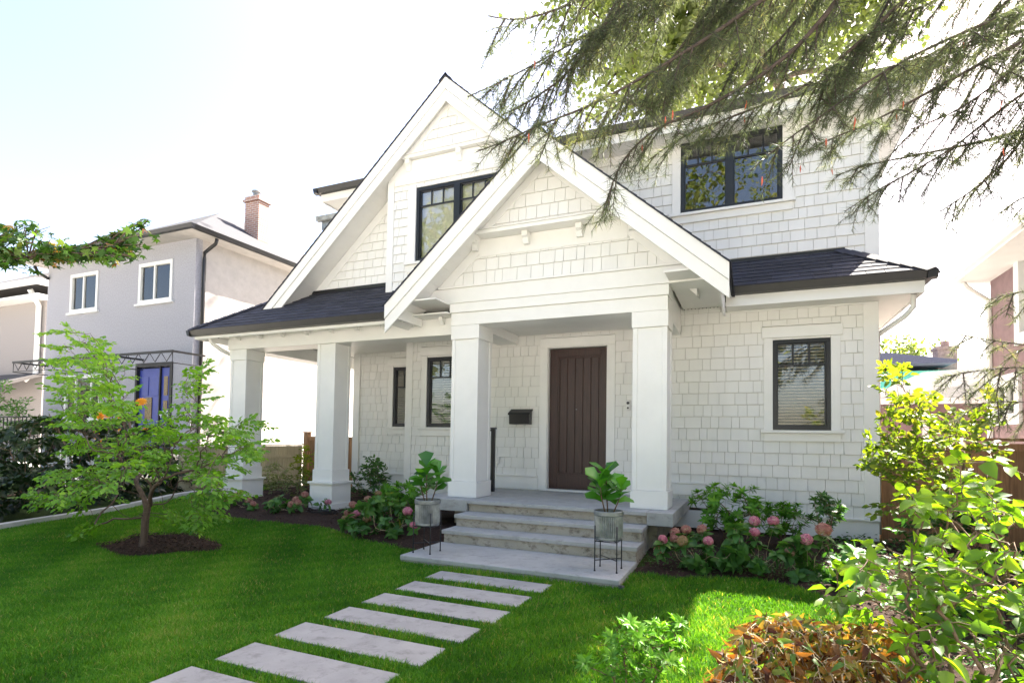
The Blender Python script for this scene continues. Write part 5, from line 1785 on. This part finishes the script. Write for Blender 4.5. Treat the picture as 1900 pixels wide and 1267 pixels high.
def planter(c, lab, side, seed):
    cx, cy = c
    sd = empty('plant_stand', (cx, cy, .086), 'black wire plant stand with four legs ' + lab, 'plant stand', 'plant stands on the landing')
    h = .117
    zr, zl = .40, .565
    for sx, sy in ((-1, -1), (1, -1), (1, 1), (-1, 1)):
        x, y = cx + sx * h, cy + sy * h
        MB().tube([(x, y, .087), (x, y, zl)], .0065, 8).lathe((x, y, .087), [(.0, 0), (.011, 0), (.011, .012), (.0, .014)], 8).build('leg', M['black'], sd, smooth=True)
    MB().tube([(cx - h, cy - h, .20), (cx + h, cy + h, .20)], .0055, 6).tube([(cx - h, cy + h, .212), (cx + h, cy - h, .212)], .0055, 6).build('cross_brace', M['black'], sd)
    mb = MB()
    for k in range(4):
        q = [(cx + sx * h, cy + sy * h, zr) for sx, sy in ((-1, -1), (1, -1), (1, 1), (-1, 1))]
        mb.tube([q[k], q[(k + 1) % 4]], .005, 6)
    mb.tube([(cx - h, cy - h, zr - .003), (cx + h, cy + h, zr - .003)], .005, 6).tube([(cx - h, cy + h, zr + .006), (cx + h, cy - h, zr + .006)], .005, 6)
    mb.build('ring', M['black'], sd)
    pt_ = empty('metal_planter', (cx, cy, zr + .01), 'ribbed galvanised metal planter ' + lab, 'planter', 'metal planters on the landing')
    R = .153
    z0 = zr + .012
    MB().lathe((cx, cy, z0), [(0, .0), (R - .012, 0), (R - .006, .012), (R - .008, .03)], 48).lathe((cx, cy, z0), [(R - .008, .03), (R - .002, .034, 1), (R, .25, 1), (R - .003, .255)], 80, fdepth=.011).lathe((cx, cy, z0), [(R - .003, .255), (R + .005, .262), (R + .005, .300), (R + .001, .306), (R - .006, .302), (R - .010, .25)], 48).build('pot', M['pot'], pt_, smooth=False)
    MB().lathe((cx, cy, z0), [(R - .008, .262), (R * .6, .272), (0, .278)], 32).build('soil', M['soil'], pt_)
    fg = empty('fiddle_leaf_fig', (cx, cy, z0 + .27), 'fiddle leaf fig in the metal planter ' + lab, 'potted plant', 'fiddle leaf figs on the landing')
    r = np.random.default_rng(seed)
    zt = z0 + .27
    lv = Leaves(seed)
    for k in range(3):
        a = 2.1 * k + seed
        b0 = np.array([cx + .035 * math.cos(a), cy + .035 * math.sin(a), zt])
        tp = b0 + np.array([.10 * math.cos(a), .07 * math.sin(a), (.42, .34, .27)[k]])
        md = (b0 + tp) / 2 + np.array([.02 * math.cos(a), .02 * math.sin(a), .0])
        MB().tube([b0 - [0, 0, .03], md, tp], [.008, .007, .004], 7).build('stem', M['twig'], fg, smooth=True)
        nl = (13, 10, 9)[k]
        for j in range(nl):
            t = .34 + .66 * j / (nl - 1)
            q = (1 - t) ** 2 * b0 + 2 * t * (1 - t) * md + t * t * tp
            ph = j * 2.4 + k * 1.3 + seed
            el = .6 + .7 * (j / nl) ** 1.5 + r.normal(0, .15)
            D = np.array([math.cos(ph) * math.cos(el), math.sin(ph) * math.cos(el), math.sin(el)])
            N = np.array([-math.cos(ph) * math.sin(el), -math.sin(ph) * math.sin(el), math.cos(el)]) + np.array([.05, -.45, 0]) + r.normal(0, .25, 3)
            s = r.uniform(.75, 1.15)
            lv.add(q + D * .012, D, N, .195 * s, .17 * s, float(np.clip(.45 + r.normal(0, .22), 0, 1)))
    lv.build('leaves', M['fig'], fg, shape='obovate', fold=.10, droop=.30)


planter((-1.385, 5.857), 'on the right end of the landing', 1, 2)
planter((-3.58, 5.756), 'on the left end of the landing', -1, 5)

# coil of black cable by the second column
mb = MB()
cc = atz(608, 950, .17)
for k in range(7):
    a = np.linspace(0, 6.6, 22)
    w, h_ = r.uniform(.20, .30), r.uniform(.10, .17)
    off = r.normal(0, .025, 2)
    mb.tube([(cc[0] + off[0] + w * math.cos(t + k), cc[1] - .1 + off[1] + h_ * math.sin(t + k), .16 + .012 * k + .008 * math.sin(3 * t + k)) for t in a], .006, 5)
mb.tube([(cc[0] - .28, cc[1] - .12, .17), (cc[0] - .42, cc[1] - .2, .15), (cc[0] - .40, cc[1] - .3, .15)], .007, 5)
tag(mb.build('cable_coil', M['black'], None, smooth=True), 'coil of black cable lying on the soil at the second porch column', 'cable')
MBs = MB().lathe(tuple(atz(1153, 1095, .0)), [(0, .05), (.03, .045), (.035, .0)], 12)
tag(MBs.build('garden_light', M['black'], None, smooth=True), 'tiny black ground light at the front right corner of the landing', 'garden light')

# ------------------------------------------------------------------ the cedar whose branches hang into the picture
cedar = empty('cedar_tree', (5.4, 3.2, 0), 'deodar cedar whose long needled branches hang over the top right of the picture', 'tree')
r = np.random.default_rng(80)
mb = MB()
tz = np.linspace(-.1, 13, 12)
mb.tube([(5.4 + .05 * math.sin(z), 3.2 + .05 * math.cos(z * 1.3), z) for z in tz], [.30 * (1 - z / 15) + .03 for z in tz], 12)
mb.build('trunk', M['cedarbark'], cedar, smooth=True)
# pixel, pixel, metres ahead
LIMBS = [
    ([(2400, -420, 2.9), (1950, -260, 2.8), (1700, -190, 2.8), (1450, -120, 2.8), (1250, -30, 2.75), (1100, 60, 2.7), (1000, 115, 2.65), (930, 155, 2.6), (868, 180, 2.6)], 1.0, .055),
    ([(1700, -190, 2.8), (1500, -60, 2.75), (1330, 60, 2.7), (1200, 140, 2.6), (1090, 200, 2.5), (1000, 232, 2.45), (940, 262, 2.4), (884, 282, 2.4)], .7, .055),
    ([(1620, -120, 2.8), (1552, 5, 2.75), (1478, 90, 2.7), (1400, 150, 2.7), (1300, 205, 2.65), (1210, 240, 2.6), (1150, 300, 2.6), (1116, 400, 2.6)], .6, .055),
    ([(1900, -150, 3.0), (1700, -20, 3.0), (1560, 110, 3.0), (1480, 170, 2.95), (1390, 205, 2.9), (1310, 235, 2.9), (1250, 262, 2.9), (1200, 300, 2.9)], .75, .052),
    ([(2400, -260, 2.8), (2050, -60, 2.7), (1860, 30, 2.7), (1720, 90, 2.65), (1610, 150, 2.6), (1540, 205, 2.55), (1480, 245, 2.5), (1430, 280, 2.5), (1392, 318, 2.5)], .7, .052),
    ([(2300, -80, 3.0), (2000, 40, 3.0), (1900, 110, 3.0), (1830, 170, 3.0), (1760, 215, 3.0), (1690, 240, 3.0)], 1.0, .05),
    ([(2300, -60, 3.6), (1960, 40, 3.6), (1800, 85, 3.6), (1680, 115, 3.6), (1580, 150, 3.6), (1500, 185, 3.5)], 1.35, .048),
    ([(2300, -120, 3.7), (1940, 10, 3.7), (1780, 70, 3.7), (1660, 140, 3.7), (1600, 190, 3.7)], 1.35, .048),
    ([(2300, 60, 3.4), (2000, 130, 3.4), (1920, 190, 3.4), (1880, 250, 3.4), (1850, 300, 3.4)], 1.0, .05),
    ([(2200, -300, 3.3), (1980, -100, 3.3), (1850, 20, 3.3), (1780, 80, 3.3), (1700, 130, 3.3)], 1.0, .05),
    ([(2050, 20, 3.3), (1900, 75, 3.3), (1780, 140, 3.2), (1680, 195, 3.2), (1600, 235, 3.1), (1530, 262, 3.1), (1480, 290, 3.1)], .7, .05),
    ([(2400, 0, 3.2), (2050, 90, 3.1), (1900, 170, 3.1), (1830, 225, 3.1), (1770, 275, 3.1), (1700, 315, 3.1), (1640, 345, 3.1), (1568, 392, 3.1)], .8, .048),
    ([(2100, 190, 3.6), (1900, 243, 3.6), (1800, 268, 3.6), (1700, 288, 3.6), (1610, 306, 3.6), (1550, 326, 3.6)], .75, .048),
    ([(2050, 150, 3.4), (1930, 205, 3.4), (1875, 290, 3.4), (1810, 350, 3.4), (1760, 382, 3.4), (1730, 402, 3.4)], .7, .048),
    ([(2100, 290, 3.6), (1960, 345, 3.6), (1890, 370, 3.6), (1850, 400, 3.6)], .6, .045),
    ([(2200, -170, 3.2), (1850, -60, 3.2), (1720, 10, 3.15), (1630, 45, 3.1), (1560, 90, 3.1), (1540, 150, 3.1), (1500, 215, 3.05)], 1.0, .05),
    ([(1450, -200, 2.6), (1250, -90, 2.6), (1120, -20, 2.55), (1030, 20, 2.5), (960, 40, 2.5), (905, 30, 2.5)], .8, .05),
    ([(1500, -180, 3.0), (1380, -60, 3.0), (1300, 40, 2.95), (1240, 120, 2.9), (1200, 160, 2.9), (1140, 200, 2.85), (1080, 230, 2.85)], 1.0, .052),
    ([(1350, -160, 2.9), (1230, -60, 2.9), (1150, 20, 2.85), (1080, 90, 2.8), (1030, 150, 2.8)], 1.0, .052),
    ([(1560, -200, 3.1), (1430, -80, 3.1), (1340, 20, 3.05), (1280, 90, 3.0), (1240, 160, 3.0), (1200, 210, 3.0)], 1.0, .052),
    ([(1650, -150, 3.3), (1540, -40, 3.3), (1460, 60, 3.3), (1410, 110, 3.2), (1380, 165, 3.2)], .8, .05),
    ([(1750, -150, 3.4), (1680, -60, 3.4), (1640, 20, 3.4), (1600, 90, 3.3), (1560, 160, 3.3)], 1.0, .05),
    ([(1250, -120, 2.9), (1160, -20, 2.85), (1100, 80, 2.8), (1040, 150, 2.75), (980, 190, 2.7), (930, 215, 2.7)], .9, .052),
    ([(1800, -200, 3.2), (1560, -80, 3.2), (1420, 20, 3.1), (1370, 110, 3.1), (1340, 170, 3.1), (1320, 205, 3.1)], .8, .05),
    ([(2300, 620, 3.4), (1980, 648, 3.4), (1900, 640, 3.4), (1820, 628, 3.4), (1765, 618, 3.4)], .45, .045),
    ([(2300, 700, 3.4), (1980, 690, 3.4), (1890, 680, 3.4), (1810, 688, 3.4), (1745, 700, 3.4)], .8, .045),
    ([(2300, 780, 3.3), (1980, 760, 3.3), (1900, 745, 3.3), (1840, 745, 3.3), (1800, 752, 3.3)], .8, .045),
    ([(2300, 480, 3.5), (1980, 530, 3.5), (1900, 540, 3.5), (1860, 548, 3.5), (1835, 556, 3.5)], .7, .045),
]


def smooth_path(P, n):
    P = np.array(P)
    d = np.concatenate([[0], np.cumsum(np.linalg.norm(np.diff(P, axis=0), axis=1))])
    t = np.linspace(0, d[-1], n)
    Q = np.stack([np.interp(t, d, P[:, i]) for i in range(3)], 1)
    for _ in range(3):
        Q[1:-1] = (Q[:-2] + Q[2:] + 2 * Q[1:-1]) / 4
    return Q, d[-1]


DOWN = np.array([0, 0, -1.0])


def needle_run(out, path, spacing, nl, r, tn):
    """needles set all round a shoot, pointing forward"""
    P = np.array(path)
    seg = np.diff(P, axis=0)
    ln = np.linalg.norm(seg, axis=1)
    tot = ln.sum()
    n = max(4, int(tot / spacing))
    cum = np.concatenate([[0], np.cumsum(ln)])
    t = r.uniform(0, tot, n)
    q = np.stack([np.interp(t, cum, P[:, i]) for i in range(3)], 1)
    i = np.clip(np.searchsorted(cum, t) - 1, 0, len(seg) - 1)
    d = unit(seg[i])
    o = rv(r, n)
    o = unit(o - d * (o * d).sum(1, keepdims=True))
    a = r.uniform(.45, 1.15, n)[:, None]
    D = d * np.cos(a) + o * np.sin(a)
    out.add(q, D, rv(r, n), 1.15 * nl * r.uniform(.6, 1.1, n), .0024 * r.uniform(.8, 1.2, n), np.clip(tn + r.normal(0, .2, n), 0, 1))


for li, (pts, bush, nl) in enumerate(LIMBS):
    Q, ln = smooth_path([atd(*p) for p in pts], 40)
    br = MB()
    z_ = min(11.5, Q[0][2] + .9)                                    # bare inner part of the limb, out to the trunk
    tk = np.array([5.4, 3.2, z_])
    br.tube([tk, tk * .55 + Q[0] * .45 + [0, 0, .12], tk * .2 + Q[0] * .8 + [0, 0, .06], Q[0]], [.045, .034, .024, .016] if len(pts) > 5 else [.03, .02, .012, .008], 6)
    rad = np.linspace(.016 if li < 24 else .008, .0022, len(Q))
    br.tube(list(Q), list(rad), 6)
    nd = Leaves(100 + li)
    tn0 = .38 + r.normal(0, .08)
    needle_run(nd, Q[14:], .0028, nl, r, tn0)
    nb = int(ln / .066)
    for k in range(nb):
        t = .10 + .88 * (k + r.random()) / nb
        i = min(len(Q) - 2, int(t * (len(Q) - 1)))
        d = unit(Q[i + 1] - Q[i])
        s = unit(np.cross(d, [0, 0, 1.0])) * (1 if k % 2 else -1)
        qq = Q[i] - [0, 0, CAM_H]
        if CXP + FPX * (qq @ R_) / (qq @ F_) > 1990: continue
        L = bush * r.uniform(.16, .54) * (1.08 - .62 * t)
        dd = unit(d * r.uniform(.25, .9) + s * r.uniform(.2, 1.0) + DOWN * r.uniform(-.1, .85))
        m = 5
        path = [Q[i] + dd * L * j / m + DOWN * .26 * L * (j / m) ** 2 for j in range(m + 1)]
        br.tube(path, list(np.linspace(.0050, .0018, m + 1)), 4, cap=False)
        tn = tn0 + r.normal(0, .12)
        needle_run(nd, path, .0030, nl, r, tn)
        ns = int(L / .034)
        for j in range(ns):
            u = .2 + .75 * (j + r.random()) / max(1, ns)
            q = Q[i] + dd * L * u + DOWN * .26 * L * u * u
            s2 = unit(np.cross(dd, [0, 0, 1.0])) * (1 if j % 2 else -1)
            e = unit(dd * r.uniform(.4, .9) + s2 * r.uniform(.3, 1.0) + DOWN * r.uniform(-.1, .7))
            l2 = r.uniform(.06, .15) * (1.1 - .4 * u)
            p2 = [q, q + e * l2 * .5 + DOWN * .06 * l2, q + e * l2 + DOWN * .28 * l2]
            br.tube(p2, [.0020, .0016, .0010], 3, cap=False)
            needle_run(nd, p2, .0032, nl * .85, r, tn + .06)
    o = br.build('branch', M['cedarbark'], cedar, smooth=True)
    nd.build('needles', M['needle'], o, shape='needle')
for _ in range(26):
    li = r.integers(0, 14)
    Q, ln = smooth_path([atd(*p) for p in LIMBS[li][0]], 40)
    q = Q[r.integers(20, 39)] + r.normal(0, .05, 3)
    MB().tube([q, q + DOWN * .02, q + DOWN * .05 + r.normal(0, .006, 3)], [.002, .0045, .001], 5).build('bud', M['redtip'], cedar)

# ---- maple branch reaching in at the left edge
mp = empty('maple_tree', (-8.6, 1.6, 0), 'maple branch with lobed green leaves reaching in over the left edge', 'tree')
MBt = MB().tube([(-8.6, 1.6, -.1), (-8.5, 1.6, 1.2), (-8.55, 1.55, 2.6), (-8.4, 1.6, 4.0), (-8.5, 1.65, 6.0)], [.16, .13, .12, .10, .05], 9)
MBt.build('trunk', M['bark'], mp, smooth=True)
br, lv = MB(), Leaves(90)
r = np.random.default_rng(90)
main = [np.array((-8.5, 1.6, 3.1)), atd(-420, 500, 3.6), atd(-150, 485, 3.4), atd(0, 480, 3.3), atd(100, 476, 3.25), atd(180, 468, 3.2), atd(240, 448, 3.2), atd(272, 425, 3.2), atd(275, 408, 3.2)]
Q, ln = smooth_path(main, 60)
br.tube(list(Q), list(np.linspace(.05, .003, 60)), 6)
targets = []
for px, py, rx, ry, n in [(20, 425, 30, 14, 9), (60, 430, 36, 16, 12), (40, 465, 46, 20, 16), (100, 460, 36, 14, 12), (20, 490, 26, 8, 5), (150, 470, 40, 10, 13), (205, 462, 34, 16, 14), (250, 445, 30, 18, 14), (272, 410, 12, 10, 4), (225, 480, 24, 8, 6), (250, 480, 10, 8, 3), (65, 497, 8, 6, 2), (130, 485, 14, 6, 3), (-60, 450, 50, 40, 16)]:
    for _ in range(n): targets.append(atd(px + r.uniform(-rx, rx), py + r.uniform(-ry, ry), 3.22 + r.normal(0, .14)))
for t in targets:
    i = 20 + int(np.argmin(np.linalg.norm(Q[20:] - (t + np.array([.0, 0, 0])), axis=1)))
    i = max(18, i - 3)
    md = (Q[i] + t) / 2 + [0, 0, .015]
    br.tube([Q[i], md, t], [.005, .0035, .0015], 4, cap=False)
    for _ in range(6):
        u = r.uniform(.45, 1.05)
        q = Q[i] * (1 - u) + t * u + r.normal(0, .022, 3)
        lv.add(q, unit(np.append(r.normal(0, 1, 2), r.uniform(-.9, .1))), unit(np.array([0, -.2, .8]) + r.normal(0, .55, 3)), r.uniform(.05, .085), .07, float(np.clip(.5 + r.normal(0, .24), 0, 1)))
br.build('branch', M['bark'], mp, smooth=True)
lv.build('leaves', M['maple'], mp, shape='star')


# ---- larger trees: one rises behind the house, others line the street behind the camera
def big_tree(name, label, base, H, R, seed, mat, n, leaf, group=None, z0=.35, lobes=9, shade_limbs=()):
    o = empty(name, base, label, 'tree', group)
    r, rp = np.random.default_rng(seed), random.Random(seed)
    b = np.array(base, float)
    c = b + [0, 0, H * (z0 + (1 - z0) / 2)]
    pl = Plant([b - [0, 0, .3], b + [0, 0, H * z0 * .5], b + [0, 0, H * z0], b + [.1, .1, H * .6]], rp)
    lv = Leaves(seed)
    cl = []
    for k in range(lobes * 8):
        d = rv(r)
        rr_ = r.uniform(.35, 1) ** .5
        q = c + d * np.array([R, R, H * (1 - z0) / 2]) * rr_
        cl.append(q)
    cl.sort(key=lambda q: np.linalg.norm(q - b))
    for q in cl:
        pl.reach(q, start=1, steps=4, wob=.06, wlen=.2, curve=.3)
        m = n // len(cl)
        s = R * r.uniform(.12, .22)
        P = q + r.normal(0, 1, (m, 3)) * np.array([s, s, s * .55])
        lv.add(P, unit(r.normal(0, 1, (m, 3)) + [0, 0, -.3]), unit(r.normal(0, .6, (m, 3)) + [0, 0, 1]), leaf * r.uniform(.7, 1.2, m), leaf * .6, np.clip(r.normal(.5, .2, m) + r.normal(0, .1), 0, 1))
    for q in shade_limbs:                                                # leaf clusters added out of view to shade the front lawn
        q = np.array(q, float)
        pl.reach(q, start=1, steps=5, wob=.08, wlen=.2, curve=.3)
        P = q + r.normal(0, 1, (170, 3)) * np.array([.5, .5, .3])
        lv.add(P, unit(r.normal(0, 1, (170, 3)) + [0, 0, -.3]), unit(r.normal(0, .5, (170, 3)) + [0, 0, 1]), .34, .22, np.clip(r.normal(.5, .2, 170), 0, 1))
    pl.tubes(MB(), .02, .5, .35, 7).build('trunk', M['bark'], o, smooth=True)
    lv.build('crown', M[mat], o)
    return o


big_tree('backyard_tree', 'tall leafy tree rising behind the white house, seen through the cedar branches', (.9, 19.6, 0), 27.0, 4.8, 201, 'farleaf', 26000, .28, 'tall trees behind the white house', z0=.47, lobes=12,
         shade_limbs=[(gx + .421 * h_, gy + .743 * h_, h_) for gx, gy, h_ in [(-9 + .92 * k + .3 * (k % 2), 2.1 + .75 * j, 17.5 + .5 * j + .4 * (k % 3)) for k in range(9) for j in range(3)] if gx < -1.35 + .2 * (gy - 2)])
big_tree('backyard_tree', 'second tall leafy tree added to shade the lawn from behind the left half of the white house', (-3.2, 21.0, 0), 27.0, 4.2, 203, 'farleaf', 16000, .28, 'tall trees behind the white house', z0=.50, lobes=12)  # added to close gaps in the shade on the lawn
big_tree('far_tree', 'small hazy yellow green tree above the teal house', (6.2, 31, 0), 6.6, 2.2, 202, 'farleaf', 2600, .22, z0=.45)
for i, (x, y, H, R) in enumerate(((-17, -22, 22, 6), (-2.5, -25, 24, 6.5), (9, -23, 20, 5.5), (22, -24, 20, 6), (-30, -20, 20, 6.5))):
    big_tree('street_tree', 'sunlit street tree mirrored in the front windows', (x, y, 0), H, R, 210 + i, 'street_leaf', 9000, .42, 'street trees across the road', z0=.22)
